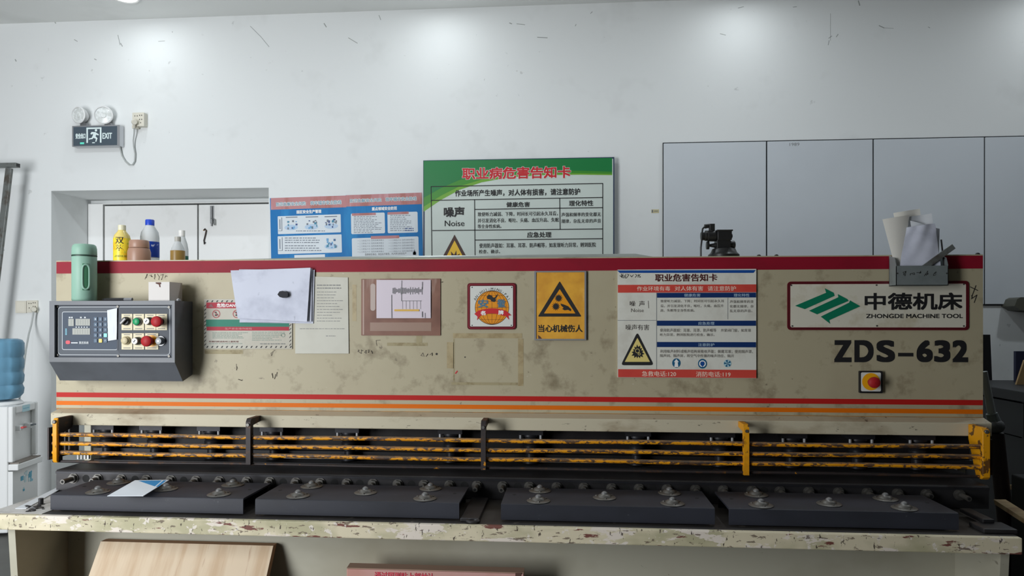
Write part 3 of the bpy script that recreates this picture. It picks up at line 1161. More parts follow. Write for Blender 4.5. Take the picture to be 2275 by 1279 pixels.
for i, u in enumerate(bolts):
    x = ax(u, YBK)
    mb = MB()
    ln = .045 if u in (164, 1060, 1117, 2131) else .016 + rd.random() * .012
    mb.cyl((x, YBK, zbolt), (x, YBK - .003, zbolt), .0185, M_nut, n=18)
    mb.cyl((x, YBK - .003, zbolt), (x, YBK - .014, zbolt), .0155, M_nut, n=6, smooth=False)
    mb.cyl((x, YBK - .014, zbolt), (x, YBK - .014 - ln, zbolt), .0085, M_nut, n=12)
    mb.cyl((x, YBK - .0142 - ln, zbolt), (x, YBK - .0146 - ln, zbolt), .005, M_void, n=6)
    mb.build('adjusting_bolt', sh)
# table, lip and base
YLP = -.50
XT0, XT1 = ax(-40, YLP), ax(2272, YLP)
ZL = .754
mb = MB()
mb.box(XT0, XT1, YLP + .004, .04, ZL - .03, ZL, M_tabletop)
mb.build('work_table', sh)
mb = MB()
mb.box(XT0 + .003, ax(120, -.44) - .012, YLP + .022, YBK - .03, ZL + .0002, ZL + .0016, M_tableend)
mb.build('table_end_plate', sh)
mb = MB()
mb.box(XT0, XT1, YLP, YLP + .02, .708, ZL + .001, M_lip)
mb.build('table_lip', sh, bevel=.003)
mb = MB()
xf0, xf1 = ax(27, -.45) + .012, ax(2222, -.45)
mb.box(xf0, xf1, -.205, -.19, 0.0, .722, M_base)
mb.build('base_cover', sh)
for x in (xf0 - .024, xf1):
    mb = MB()
    mb.prism([(x, -.455, .722), (x, -.40, 0), (x, .02, 0), (x, .02, .722)], (.024, 0, 0), M_base)
    mb.build('leg_plate', sh, bevel=.002)
# slotted steel pads on the table between the ball plates
for (a, b) in ((1022, 1112),):
    mb = MB()
    mb.box(ax(a, -.4) + .01, ax(b, -.4) - .06, -.46, -.2, ZL + .0005, ZL + .012, M_bed)
    mb.build('bed_pad', sh, bevel=.002)
# model lettering
pr = Print(-.0004)
for ch, a, b in (('Z', 1852.5, 1891.5), ('D', 1898, 1940.5), ('S', 1947, 1988), ('6', 2036, 2072), ('3', 2075, 2111), ('2', 2115.5, 2150.5)):
    pr.T(ch, a, 755.3, b, 804.3, M_ink, 1, .036, 6)
pr.R(1995, 783.5, 2029, 791.5, M_ink, 1)
pr.build('model_lettering', sh)
# emergency stop on the right
M_esy = mat('stop_ring_yellow', (240, 170, 20), .4)
M_esr = mat('stop_red', (168, 32, 38), .5, 0, .3)
es = None
pr = Print(-.012)
pr.plate(1910, 824, 1961, 873, .0125, M_black, 2)
es = pr.build('emergency_stop', sh, bevel=.002)
pr = Print(-.0128)
pr.plate(1913, 827, 1957, 869, .0006, mat('stop_plate_white', (214, 216, 212), .5), 3)
pr.D(1935, 847.5, 20, M_esy, 1)
pr.build('stop_label', es)
c = at(1935, 848, -.013)
mb = MB()
mb.cyl(c, c + Vector((0, -.02, 0)), .012, M_black, n=18)
mb.lathe([(.012, .016), (.0185, .019), (.0195, .026), (.0185, .034), (.012, .038), (.001, .039)], c, M_esr, axis=(0, -1, 0), n=26)
mb.build('stop_button', es)
# ---- finger guard
YGD = -.12
g = thing('finger_guard', 'worn yellow guard rail of four bars across the front of the shear', 'guard rail', ((X0 + X1) / 2, YGD, .83))
xg0, xg1 = ax(118, YGD), ax(2196, YGD)
zbar = [at(130, v, YGD).z for v in (965, 985, 1005, 1024)]
for i, z in enumerate(zbar):
    mb = MB()
    r_ = .0078 if i < 3 else .005
    n_ = 60
    mb.tube([(xg0 + (xg1 - xg0) * k_ / n_, YGD, z + .0012 * math.sin(k_ * .35 + i)) for k_ in range(n_ + 1)], r_, M_yellow if i < 3 else M_rustpost, n=12)
    mb.build('guard_bar', g)
for (u, m, wd, v0, v1) in ((556, M_rustpost, .017, 930, 1033), (1075, M_rustpost, .017, 935, 1045), (1656, M_yellow2, .017, 943, 1056)):
    x = ax(u, YGD)
    z0, z1 = at(u, v1, YGD - .02).z, at(u, v0, YGD - .02).z
    mb = MB()
    mb.prism([(x - wd / 2, YGD - .018, z0), (x - wd / 2, YGD - .018, z1 - .012), (x - wd / 2, YGD - .008, z1), (x - wd / 2, -.051, z1), (x - wd / 2, -.051, z1 - .02), (x - wd / 2, YGD + .006, z1 - .026), (x - wd / 2, YGD + .006, z0)], (wd, 0, 0), m)
    mb.cyl((x, YGD - .018, z1 - .022), (x, YGD - .023, z1 - .022), .006, M_nut, n=6, smooth=False)
    mb.build('guard_post', g, bevel=.0015)
for (u, wd, v0, v1, sgn) in ((121, .017, 929, 1028, 1), (2192, .024, 950, 1066, -1)):
    x = ax(u, YGD - .02)
    z0, z1 = at(u, v1, YGD - .02).z, at(u, v0, YGD - .02).z
    mb = MB()
    if sgn > 0:
        mb.prism([(x - wd / 2, YGD - .02, z0 + .008), (x - wd / 2, YGD - .02, z1 - .016), (x - wd / 2, YGD - .012, z1), (x - wd / 2, YGD - .008, z1), (x - wd / 2, YGD - .008, z0), (x - wd / 2, YGD - .014, z0)], (wd, 0, 0), M_yellow2)
        mb.prism([(x - wd / 2 + .001, YGD - .008, z1), (x - wd / 2 + .001, -.0515, z1), (x - wd / 2 + .001, -.0515, z1 - .045), (x - wd / 2 + .001, YGD + .014, z1 - .06), (x - wd / 2 + .001, YGD + .014, z0), (x - wd / 2 + .001, YGD - .008, z0)], (wd - .002, 0, 0), M_rustpost)
    else:
        mb.prism([(x - wd / 2, YGD - .02, z0 + .008), (x - wd / 2, YGD - .02, z1 - .016), (x - wd / 2, YGD - .006, z1), (x - wd / 2, -.051, z1), (x - wd / 2, -.0515, z1 - .05), (x - wd / 2, -.1, z0), (x - wd / 2, YGD - .01, z0)], (wd, 0, 0), M_yellow2)
    mb.cyl((x, YGD - .015, z1 - .013), (x, YGD - .024, z1 - .013), .007, M_nut, n=14)
    mb.build('end_bracket', g, bevel=.002)
mb = MB()
xs_ = X0 + .05
ysl = [-.105, -.047, -.038, -.024, -.015, -.001, .009, .06]
for k_ in range(0, 8, 2):
    mb.box(xs_ - .006, xs_, ysl[k_], ysl[k_ + 1], .85, .97, M_rustpost)
mb.box(xs_ - .006, xs_, -.047, .009, .85, .868, M_rustpost)
mb.build('end_grille', g)
mb = MB()
xs_ = X1 - .03
for k_ in range(4):
    y = -.1 + k_ * .028
    mb.box(xs_, xs_ + .006, y, y + .012, .85, .969, M_rustpost)
mb.build('end_grille', g)

# ---- ball transfer plates on the table
ZP = .807
M_ballm = mat('transfer_ball_metal', (120, 120, 120), .5, .5, .4)
plates = [((112, 540), [(205, 1094), (269, 1067), (369, 1083), (476, 1100), (523, 1071)], 'slate steel ball plate at the left end carrying the blue card'),
          ((567, 1020), [(655, 1103), (694, 1076), (812, 1091), (940, 1109), (959, 1079)], 'slate steel ball plate second from the left on the table'),
          ((1113, 1588), [(1195, 1116), (1200, 1084), (1343, 1102), (1487, 1092), (1499, 1124)], 'slate steel ball plate third from the left on the table'),
          ((1620, 2130), [(1700, 1128), (1679, 1095), (1842, 1116), (1967, 1105), (2028, 1136)], 'dark steel ball plate at the right end of the table')]
YN, YF = -.44, -.226
for (u0, u1), cs, lab in plates:
    a, b = ax(u0, YN), ax(u1, YN)
    t = thing('ball_transfer_plate', lab, 'ball plate', ((a + b) / 2, (YN + YF) / 2, ZL), 'ball transfer plates on the shear table')
    mb = MB()
    mb.prism([(a, YN, ZL + .004), (a, YN, ZP - .006), (a, YN + .0018, ZP - .0018), (a, YN + .006, ZP), (a, YF, ZP), (a, YF, ZP - .006), (a, YN + .007, ZP - .006), (a, YN + .006, ZL + .004)], (b - a, 0, 0), M_darkpaint)
    mb.box(a + .01, b - .01, YF - .004, YF, ZL + .001, ZP - .006, M_black)
    mb.box(a + .02, b - .02, YN + .02, YN + .03, ZL + .001, ZP - .006, M_black)
    for (fu, fv) in ((.05, .55), (.95, .55)):
        mb.cyl((a + (b - a) * fu, YN + (YF - YN) * fv, ZP + .0003), (a + (b - a) * fu, YN + (YF - YN) * fv, ZP + .0006), .006, M_void, n=14)
    mb.build('cover_plate', t)
    for (cu_, cv_) in cs:
        p = atz(cu_, cv_ + 4, ZP)
        p.y = min(max(p.y, YN + .04), YF - .042)
        mb = MB()
        mb.lathe([(.001, 0), (.036, 0), (.037, .002), (.034, .004), (.022, .005), (.019, .010), (.013, .013), (.012, .0135)], (p.x, p.y, ZP + .0002), M_nut, n=26)
        for q in range(3):
            an = 2 * PI * q / 3 + .6
            mb.cyl((p.x + .028 * math.cos(an), p.y + .028 * math.sin(an), ZP + .004), (p.x + .028 * math.cos(an), p.y + .028 * math.sin(an), ZP + .007), .0038, M_nut, n=8)
        bcst = mb.build('ball_caster', t)
        mb = MB()
        mb.ball((p.x, p.y, ZP + .0105), .0115, M_ballm, n=16)
        mb.build('steel_ball', bcst)

# blue card lying on the first ball plate
zc_ = ZP + .0165
mb = MB()
qd = [atz(u, v, zc_) for u, v in ((300, 1067), (376, 1066), (318, 1102), (238, 1102))]
mb.prism([q + Vector((0, 0, .0)) for q in qd], (0, 0, .0012), mat('card_white_blue', (236, 244, 252), .6))
q2 = [atz(u, v, zc_ + .0013) for u, v in ((307, 1067.3), (360, 1066.7), (344, 1080))]
mb.add(q2, [(0, 1, 2)], mat('card_cyan', (40, 150, 216), .5))
q2 = [atz(u, v, zc_ + .0013) for u, v in ((363, 1066.6), (370, 1066.5), (352, 1081), (346, 1081))]
mb.add(q2, [(0, 1, 2, 3)], mat('card_cyan', (40, 150, 216), .5))
tag(mb.build('leaflet'), 'white and blue leaflet lying across the leftmost ball plate', 'leaflet')
# small things at the left end of the table
mb = MB()
p = atz(91, 1121, ZL)
mb.cyl((p.x, p.y, ZL + .0003), (p.x, p.y, ZL + .003), .012, M_nut, n=14)
mb.cyl((p.x, p.y, ZL + .003), (p.x, p.y, ZL + .022), .0075, M_black, n=14)
tag(mb.build('screw_stud'), 'short black screw stud standing at the left end of the table', 'screw')
mb = MB()
qd = [atz(u, v, ZL + .0022) for u, v in ((34, 1130), (58, 1130), (150, 1078), (137, 1078))]
mb.prism(qd, (0, 0, .002), mat('white_strip', (226, 230, 234), .4))
tag(mb.build('white_strip'), 'thin white strip lying across the left end of the table', 'strip')
mb = MB()
rd = random.Random(8)
for i in range(26):
    p = atz(rd.uniform(58, 100), rd.uniform(1124, 1138), ZL)
    r_ = rd.uniform(.002, .007)
    if p.y > -.49:
        mb.ball((p.x, p.y, ZL + r_ * .5), r_, rd.choice([M_bed, M_greyink, M_tabletop]), n=6, sq=(1.4, 1, .6))
o = mb.build('swarf')
tag(o, 'grey metal swarf and grit beside the leftmost ball plate', 'swarf')
o['kind'] = 'stuff'
mb = MB()
p = atz(1050, 1163, ZL)
mb.tube([(p.x + .018 * math.cos(2 * PI * k_ / 16), -.468 + .012 * math.sin(2 * PI * k_ / 16), ZL + .006) for k_ in range(17)], .005, M_bed, n=8, caps=False)
tag(mb.build('steel_ring'), 'small dark steel ring on the table between the middle ball plates', 'ring')
mb = MB()
a, b = ax(2160, -.4), ax(2262, -.46)
mb.box(a, b, -.46, -.38, ZL + .0005, ZL + .014, M_bed)
mb.box(a + .03, b - .03, -.40, -.27, ZL + .0135, ZL + .026, M_black)
tag(mb.build('steel_offcut', bevel=.003), 'black steel offcut lying at the right end of the table', 'offcut')

# ---- control panel box on the left
cb = thing('control_box', 'slate grey control box with displays and push buttons on the left of the shear', 'control box', (ax(270, 0), 0, 1.14))
cx0, cx1 = -1.915, -1.4325
YCF = -.125
zc0, zc1, zc2 = 1.143, 1.216, 1.441
mb = MB()
# frame ring around a recessed face
fx0, fx1 = ax(121, YCF), ax(382, YCF)
fz0, fz1 = at(250, 794, YCF).z, at(250, 677, YCF).z
mb.box(cx0, fx0, YCF, -.09, zc1, zc2, M_boxgrey)
mb.box(fx1, cx1, YCF, -.09, zc1, zc2, M_boxgrey)
mb.box(fx0, fx1, YCF, -.09, zc1, fz0, M_boxgrey)
mb.box(fx0, fx1, YCF, -.09, fz1, zc2, M_boxgrey)
mb.prism([(cx0, -.09, zc2), (cx0, -.001, zc2), (cx0, -.001, zc0 + .02), (cx0, -.07, zc0), (cx0, YCF, zc1), (cx0, -.09, zc1)], (cx1 - cx0, 0, 0), M_boxgrey)
mb.build('enclosure', cb)
YFC = -.112
pr = Print(YFC)
M_face = mat('control_face_grey', (58, 64, 74), .5, 0, .25)
pr.plate(119, 675, 384, 796, .02, M_face)
M_lnw = mat('line_white', (190, 196, 200), .5)


def outline(u0, v0, u1, v1, rad, wpx, m_out, m_in, lay):
    pr.R(u0, v0, u1, v1, m_out, lay, rad)
    pr.R(u0 + wpx, v0 + wpx, u1 - wpx, v1 - wpx, m_in, lay + .5, max(rad - wpx, .1))


M_bezel = mat('bezel_slate', (78, 84, 92), .5, 0, .25)
outline(128, 681, 377, 789, 8, 1.2, M_lnw, M_bezel, 1)
outline(138, 692, 261, 777, 4, 1.2, M_lnw, mat('keypad_blue_grey', (58, 70, 86), .5, 0, .25), 2)
pr.R(263, 684, 374, 784, mat('button_field', (66, 72, 80), .5, 0, .25), 2, 3)
pr.R(260, 680, 264, 778, M_face, 3)
pr.build('face_plate', cb)
for (u, v) in ((127, 681), (376, 682), (128, 788), (376, 791), (262, 681), (263, 790)):
    mb = MB()
    c = at(u, v, YFC)
    mb.cyl(c, c + Vector((0, -.003, 0)), .0045, M_nut, n=12)
    mb.build('corner_screw', cb)
dsp_m = mat('display_grey', (160, 162, 156), .5, 0, .3)
pr = Print(YFC - .002)
for r_ in ((152, 708, 164, 724), (168, 708, 200, 723), (161, 729, 200, 743)):
    pr.R(*r_, dsp_m, 1)
    n_ = int((r_[2] - r_[0]) / 5)
    for k_ in range(1, n_):
        u = r_[0] + (r_[2] - r_[0]) * k_ / n_
        pr.R(u - .4, r_[1] + 2, u + .4, r_[3] - 2, mat('display_segment', (140, 146, 140), .4), 2)
for u in (153, 158, 178, 187):
    pr.R(u, 703.5, u + 4, 706.5, M_lnw, 1)
for k_ in range(5):
    pr.R(168 + 6 * k_, 725.3, 171 + 6 * k_, 727.5, M_lnw, 1)
    pr.R(145, 730 + 3 * k_, 149, 731.5 + 3 * k_, mat('label_cyan', (120, 190, 210), .5), 1)
pr.R(146, 756, 156, 764, mat('logo_red', (200, 60, 76), .5), 1, 3)
pr.T('数控系统', 176, 758, 197, 764, M_lnw, 1, .02)
pr.R(158, 760, 173, 762.5, M_lnw, 1)
pr.build('display', cb)
M_key = mat('key_blue', (78, 100, 122), .5, 0, .3)
for r_ in range(5):
    for c_ in range(3):
        u, v = 212 + 11 * c_, 708.5 + 12 * r_
        if r_ == 4 and c_ == 1:
            m = mat('key_yellow', (214, 190, 60), .45)
        elif r_ == 3 and c_ == 2:
            m = mat('key_mint', (110, 206, 196), .4)
        else:
            m = M_key
        pr = Print(YFC - .0035)
        pr.plate(u - 3.6, v - 4.2, u + 3.6, v + 4.2, .0018, m, 1.2)
        pr.T(['1', '2', '3', '4', '5', '6', '7', '8', '9', '0', '-', '.', 'C', 'E', 'P'][r_ * 3 + c_], u - 1.2, v - 2, u + 1.2, v + 2, M_lnw, .5, 0, 1)
        pr.build('key', cb)
mb = grid_sheet([(238, 689), (260, 684), (259, 754), (240, 757)], YFC - .006, mat('white_tape', (206, 212, 218), .5), lambda a, b: .0012 * math.sin(a * 9) * math.sin(b * 7), 6, 10)
mb.build('tape_strip', cb)
# push buttons: label plate, collar, cap
M_lab = mat('button_label_cream', (222, 212, 180), .6)
M_col = mat('button_collar_black', (30, 30, 32), .4)
M_beige = mat('button_beige', (200, 188, 152), .45)
btn = [(282, 697, 740 - 7, 713, 'selector', None), (308, 697, 733, 714, 'push', mat('button_green', (0, 150, 92), .4)), (334, 697, 733, 713, 'key', None), (359, 697, 733, 714, 'mush', M_esr),
       (282, 740, 776, 756, 'push', M_beige), (308, 740, 776, 757, 'key', None), (337, 740, 776, 757, 'mush', M_esr), (359, 740, 776, 757, 'knob', None)]
names = ['selector_switch', 'start_button', 'key_switch', 'mushroom_button', 'beige_button', 'key_switch', 'mushroom_button', 'rotary_knob']
for (u, v0, v1, v, kind, m), nm in zip(btn, names):
    c = at(u, v, YFC)
    D_ = Vector((0, -1, 0))
    k = pxm(YFC, u)
    w2 = 12 if u != 337 else 14.5
    if kind != 'knob':
        pr = Print(YFC - .003)
        pr.plate(u - w2, v0, u + w2, v1, .0022, M_lab)
        pr.R(u - w2 + 5, v0 + 2.5, u + w2 - 5, v0 + 4, M_greyink, 1)
        pr.R(u - w2 + 4, v1 - 4, u + w2 - 4, v1 - 2.5, M_greyink, 1)
        if kind == 'mush' and v > 740:
            pr.D(u, v, 12.5, M_esy, 1)
        lp = pr.build(nm, cb)
    else:
        mb = MB()
        mb.cyl(c + D_ * .001, c + D_ * .006, 10 * k, M_steel, n=22)
        lp = mb.build(nm, cb)
    mb = MB()
    if kind == 'push':
        mb.lathe([(9 * k, .003), (9 * k, .010), (7.6 * k, .012)], c, M_steel if v < 740 else M_beige, axis=D_, n=24)
        mb.lathe([(7.4 * k, .011), (7.2 * k, .017), (5.5 * k, .019), (.0001, .0195)], c, m, axis=D_, n=24)
    elif kind == 'selector':
        mb.lathe([(9 * k, .003), (9 * k, .010), (7.5 * k, .013), (.0001, .013)], c, M_col, axis=D_, n=24)
        mb.obox(c + D_ * .019, Vector((.7, 0, .7)) * 8 * k, (0, .007, 0), Vector((-.7, 0, .7)) * 2.6 * k, M_col)
        mb.obox(c + D_ * .0262, Vector((.7, 0, .7)) * 7 * k, (0, .0003, 0), Vector((-.7, 0, .7)) * .7 * k, M_white)
    elif kind == 'key':
        mb.lathe([(8.4 * k, .003), (8.4 * k, .012), (6.6 * k, .020)], c, M_col, axis=D_, n=24)
        mb.lathe([(6.6 * k, .018), (6.2 * k, .026), (.0001, .0265)], c, M_chrome, axis=D_, n=24)
        mb.obox(c + D_ * .0268, Vector((.6, 0, .8)) * 3 * k, (0, .0003, 0), Vector((-.8, 0, .6)) * .8 * k, M_ink)
    elif kind == 'mush':
        mb.lathe([(7 * k, .003), (7 * k, .022)], c, M_col if v < 740 else M_esr, axis=D_, n=24)
        mb.lathe([(7 * k, .020), (11 * k, .023), (11.6 * k, .03), (11 * k, .037), (8 * k, .041), (.0001, .042)], c, m, axis=D_, n=28)
    else:
        mb.lathe([(8.5 * k, .006), (8.5 * k, .016), (6.5 * k, .022), (.0001, .022)], c, mat('knob_grey', (128, 134, 138), .4), axis=D_, n=24)
        mb.cyl(c + D_ * .022, c + D_ * .0228, 2.6 * k, M_white, n=12)
    mb.build('button_cap', lp)

# ---- things on the control box
zbx = zc2
M_mint = mat('thermos_mint', (142, 180, 162), .45, 0, .3)
M_mintd = mat('thermos_recess', (66, 118, 88), .45)
YTh = -.062
tx = ax(187.5, YTh)
kt = pxm(YTh, 187)
ztop = at(187, 543, YTh).z
zlid = at(187, 568, YTh).z
th_ = thing('thermos_flask', 'mint green thermos flask with a side handle standing on the control box', 'thermos', (tx, YTh, zbx))
R_ = 23.5 * kt
mb = MB()
mb.lathe([(.001, 0), (R_ * .93, 0), (R_, .004), (R_, zlid - zbx - .006), (R_ * .97, zlid - zbx - .002), (.001, zlid - zbx - .002)], (tx, YTh, zbx + .0003), M_mint, n=40)
mb.build('flask_body', th_)
mb = MB()
hl = ztop - zlid
mb.lathe([(.001, .001), (R_ * .97, .001), (R_ * 1.01, .004), (R_ * .99, hl - .016), (R_ * .93, hl - .005), (R_ * .8, hl), (.001, hl)], (tx, YTh, zlid), M_mint, n=40)
mb.build('lid', th_)
mb = MB()
mb.lathe([(R_ * 1.0, -.003), (R_ * 1.015, -.001), (R_ * 1.015, .002), (R_ * 1.0, .003)], (tx, YTh, zlid - .001), mat('thermos_seal', (40, 66, 54), .5), n=40)
mb.build('seal_ring', th_)
mb = MB()
za, zb_ = at(196, 650, YTh).z, at(196, 582, YTh).z
an = math.radians(-48)


def on_body(da, z, r):
    return Vector((tx + r * math.cos(an + da), YTh + r * math.sin(an + da), z))


loop = []
hw = .27
for k_ in range(40):
    t_ = 2 * PI * k_ / 40
    zz = (za + zb_) / 2 + ((zb_ - za) / 2 - .012) * (1 if math.sin(t_) > 0 else -1) * (abs(math.sin(t_)) ** .35)
    loop.append(on_body(hw * math.cos(t_), zz, R_ * 1.005))
mb.tube(loop + [loop[0]], .0035, M_mint, n=8, caps=False)
mb.build('handle', th_)
mb = MB()
vs, fs = [], []
for k_ in range(9):
    for j in range(9):
        vs.append(on_body(-hw + 2 * hw * k_ / 8, za + .008 + (zb_ - za - .016) * j / 8, R_ * 1.002))
for k_ in range(8):
    for j in range(8):
        fs.append((k_ * 9 + j, (k_ + 1) * 9 + j, (k_ + 1) * 9 + j + 1, k_ * 9 + j + 1))
mb.add(vs, fs, M_mintd, True)
mb.build('handle_recess', th_, solid=.0004)
mb = MB()
a, b = ax(330, -.112), ax(376.5, -.112)
zt_ = at(353, 626, -.112).z
mb.box(a, b, -.112, -.025, zbx + .0003, zt_, stained('white_block_enamel', (204, 200, 196), [((178, 168, 160), (22, 22, 22), .56, .66, .6, 4, 0)], .5))
pr = Print(-.112)
M_rust = mat('rust_brown', (86, 52, 40), .7)
pr.P([(346, 627), (358, 627), (358, 631), (356, 631), (357, 638), (354, 637), (353, 632), (346, 629.5)], M_rust, 1)
mb.add(pr.v, pr.f, M_rust)
tag(mb.build('white_block'), 'small white block with a rusty notch standing on the control box', 'block')
mb = MB()
p, q = at(228, 659, -.085), at(296, 660, -.085)
zz = zbx + .0062
mb.cyl((p.x, -.07, zz), (q.x - .032, -.088, zz), .006, M_black, n=14)
mb.cyl((q.x - .032, -.088, zz), (q.x, -.091, zz), .0058, mat('pen_cap_grey', (120, 122, 126), .35), n=14)
mb.cyl((p.x - .012, -.0693, zz), (p.x, -.07, zz), .002, M_black, r1=.006, n=14)
tag(mb.build('marker_pen'), 'black marker pen with grey cap lying on the control box', 'pen')
mb = MB()
p = at(397, 660, -.09)
mb.cyl((p.x, -.09, zbx + .0003), (p.x, -.09, zbx + .007), .008, M_chrome, n=6, smooth=False)
mb.cyl((p.x, -.09, zbx + .0065), (p.x, -.09, zbx + .009), .004, M_chrome, n=12)
tag(mb.build('hex_nut'), 'small bright nut on the control box beside the white block', 'nut')

# ---- signs and papers on the front cover
YS = -.0035
# danger notice
pr = Print(YS)
M_dcream = stained('danger_board_white', (186, 184, 172), [((170, 162, 146), (6, 6, 6), .45, .7, .6, 4, 0)], .5, spec=.25)
M_dred = mat('danger_red', (164, 24, 48), .5, 0, .25)
M_dgreen = mat('danger_green', (24, 118, 96), .5, 0, .25)
pr.plate(453, 664, 648.5, 774.5, .0028, M_dcream)
rd = random.Random(4)
n_ = 30
for k_ in range(18):
    u = 458 + k_ * 10.9
    pr.P([(u, 671), (u + 3, 671), (u + 5.5, 667), (u + 2.5, 667)], M_ink, 1)
    pr.P([(u, 772.3), (u + 3, 772.3), (u + 5.5, 768.3), (u + 2.5, 768.3)], M_ink, 1)
for k_ in range(11):
    v = 676 + k_ * 8.6
    for u in (454, 643):
        pr.P([(u, v + 4), (u + 4, v), (u + 4, v + 2.2), (u, v + 6.2)], M_ink, 1)
pr.R(458, 671.5, 642, 684.5, M_dred, 1)
pr.T('危险/DANGER', 482, 673.5, 541, 682.5, M_white, 2, .02)
pr.P([(463, 682), (469, 674), (475, 682)], mat('danger_dark', (120, 40, 50), .5), 2)
for u in (480.5, 526, 574, 618):
    pr.ring(u, 697, 7, 9, mat('prohibit_red', (150, 50, 50), .5), 1)
    pr.D(u - 1, 694, 2, M_ink, 1)
    pr.P([(u - 4, 700), (u + 1, 696), (u + 5, 698), (u, 702)], M_ink, 1)
    pr.L([(u - 5, 692), (u + 5, 702)], 1.6, mat('prohibit_red', (150, 50, 50), .5), 2)
pr.R(457.5, 709.5, 642, 725.5, M_dgreen, 1)
pr.R(458.5, 725.5, 642, 734, M_dred, 1)
M_dtxt = mat('danger_small_print', (128, 146, 134), .6)
pr.T('生产安全操作规程', 500, 727.5, 560, 732, mat('danger_pale_red', (206, 130, 130), .5), 2, 0, 1)
pr.lines(472, 737, 550, 752, 5, M_dtxt, 2, 1.2, .4, 31)
pr.lines(560, 736, 635, 757, 6, M_dtxt, 2, 1.2, .4, 32)
pr.T('发现问题请及时上报处理', 464, 756.5, 530, 760.5, mat('danger_brown', (110, 60, 56), .6), 2, .01, 1)
pr.lines(464, 761, 545, 765, 1, M_dtxt, 2, 1.2, .2, 33)
pr.lines(578, 761, 635, 766, 1, mat('danger_grey', (96, 100, 100), .6), 2, 1.6, .1, 34)
pr.ring(629, 744, 3.5, 4.5, M_dtxt, 2)
tag(pr.build('danger_notice'), 'danger notice with red and green bands half hidden under white papers', 'notice')
# plain white notice sheet
mb = grid_sheet([(656, 613), (773, 616), (775, 785), (656, 785)], -.0028, M_paper2, lambda a, b: .0012 * math.sin(a * 3.1) + .0008 * b, 10, 12)
pr = Print(-.0046)
pr.lines(704, 630, 757, 643, 2, M_greyink, 1, 1.8, .2, 41)
pr.lines(704, 645, 762, 716, 11, M_greyink, 1, 1.0, .5, 42)
pr.lines(666, 727, 765, 733, 1, M_greyink, 1, 1.0, .1, 43)
pr.lines(724, 743, 745, 749, 1, M_greyink, 1, 1.2, .1, 44)
mb.add(pr.v, pr.f, M_greyink)
tag(mb.build('notice_sheet'), 'typed cream notice sheet taped right of the magnet papers', 'paper')
# papers under the magnet
grp = 'papers held by the black magnet'
mb = grid_sheet([(531, 598), (699, 599), (696, 718.5), (534, 716)], -.0065, M_paper, lambda a, b: .002 * math.sin(b * 2.5) * a, 12, 10)
tag(mb.build('paper_sheet'), 'rearmost white sheet under the magnet, its right edge showing', 'paper', grp)
mb = grid_sheet([(540, 600), (694, 596), (692, 714), (532, 716)], -.0115, M_paper, lambda a, b: .002 * a * a * b + .0012 * math.sin(a * 3), 12, 10)
tag(mb.build('paper_sheet'), 'middle white sheet under the magnet, between two others', 'paper', grp)
mb = grid_sheet([(515, 601), (690, 594.5), (683, 714.5), (528, 707)], -.019, M_paper,
                lambda a, b: .010 * (1 - a) ** 2 * (1 - b) + .006 * a ** 3 * b + .0015 * math.sin(a * 7 + b * 4) * (1 - b), 22, 16)
tag(mb.build('paper_sheet'), 'front white sheet with faint pencil marks under the black magnet', 'paper', grp)
mb = MB()
c = at(630, 654, -.028)
prof = [(-.021, .0), (-.013, .009), (-.002, .0105), (.006, .008), (.014, .0095), (.019, .004), (.019, -.005), (.012, -.009), (-.002, -.0095), (-.013, -.007)]
mb.prism([(c.x + x, -.0255, c.z + z * 1.3) for x, z in prof], (0, -.009, 0), mat('magnet_black', (30, 31, 38), .6, 0, .25))
tag(mb.build('magnet', bevel=.0012, seg=2), 'lumpy black magnet pinning the white papers to the shear', 'magnet')
# brown folder with a printed slip
pr = Print(YS)
M_leath = stained('brown_sleeve', (140, 104, 90), [((112, 80, 70), (6, 3, 6), .45, .65, .8, 3, 0), ((186, 164, 152), (16, 4, 4), .60, .7, .5, 3, 4)], .3)
fo = thing('brown_folder', 'brown plastic sleeve holding a printed white slip', 'folder', at(890, 745, 0))
pr.plate(802, 619, 978, 745, .0022, M_leath, 1)
pr.R(806, 621, 809, 743, mat('sleeve_edge', (176, 150, 138), .35), 1)
pr.R(822, 716, 958, 735, mat('sleeve_lower', (156, 130, 116), .3), 1)
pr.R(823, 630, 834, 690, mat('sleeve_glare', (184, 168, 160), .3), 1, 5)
pr.build('sleeve', fo)
mb = grid_sheet([(836.5, 621.5), (957, 621.5), (957, 706.5), (836.5, 706.5)], YS - .003, mat('slip_lilac', (212, 202, 212), .6), lambda a, b: .0015 * math.sin(b * 3.1), 6, 10)
pr = Print(YS - .0056)
rd = random.Random(12)
for i in range(26):
    u = 872 + i * 2.6
    h_ = rd.uniform(6, 16)
    pr.R(u, 645 - h_ * .5, u + 1, 645 + h_ * .6, M_greyink, 1)
pr.L([(892, 623), (892, 668), (936, 668)], 1, M_greyink, 1)
pr.L([(870, 655), (870, 706)], 1.2, M_greyink, 1)
for u in range(894, 936, 8):
    pr.L([(u, 668), (u, 686)], .6, M_greyink, 1)
pr.L([(938, 626), (938, 642)], 1.2, M_greyink, 1)
pr.L([(938, 692), (938, 704)], 1.6, M_greyink, 1)
pr.L([(944, 695), (944, 706)], 1, M_greyink, 1)
o_ = len(mb.v)
mb.add(pr.v, pr.f, M_greyink)
pr = Print(YS - .0058)
pr.R(876, 687, 931, 691, mat('highlighter_ochre', (214, 172, 70), .6), 1)
mb.add(pr.v, pr.f, MATS['highlighter_ochre'])
mb.build('printed_slip', fo)
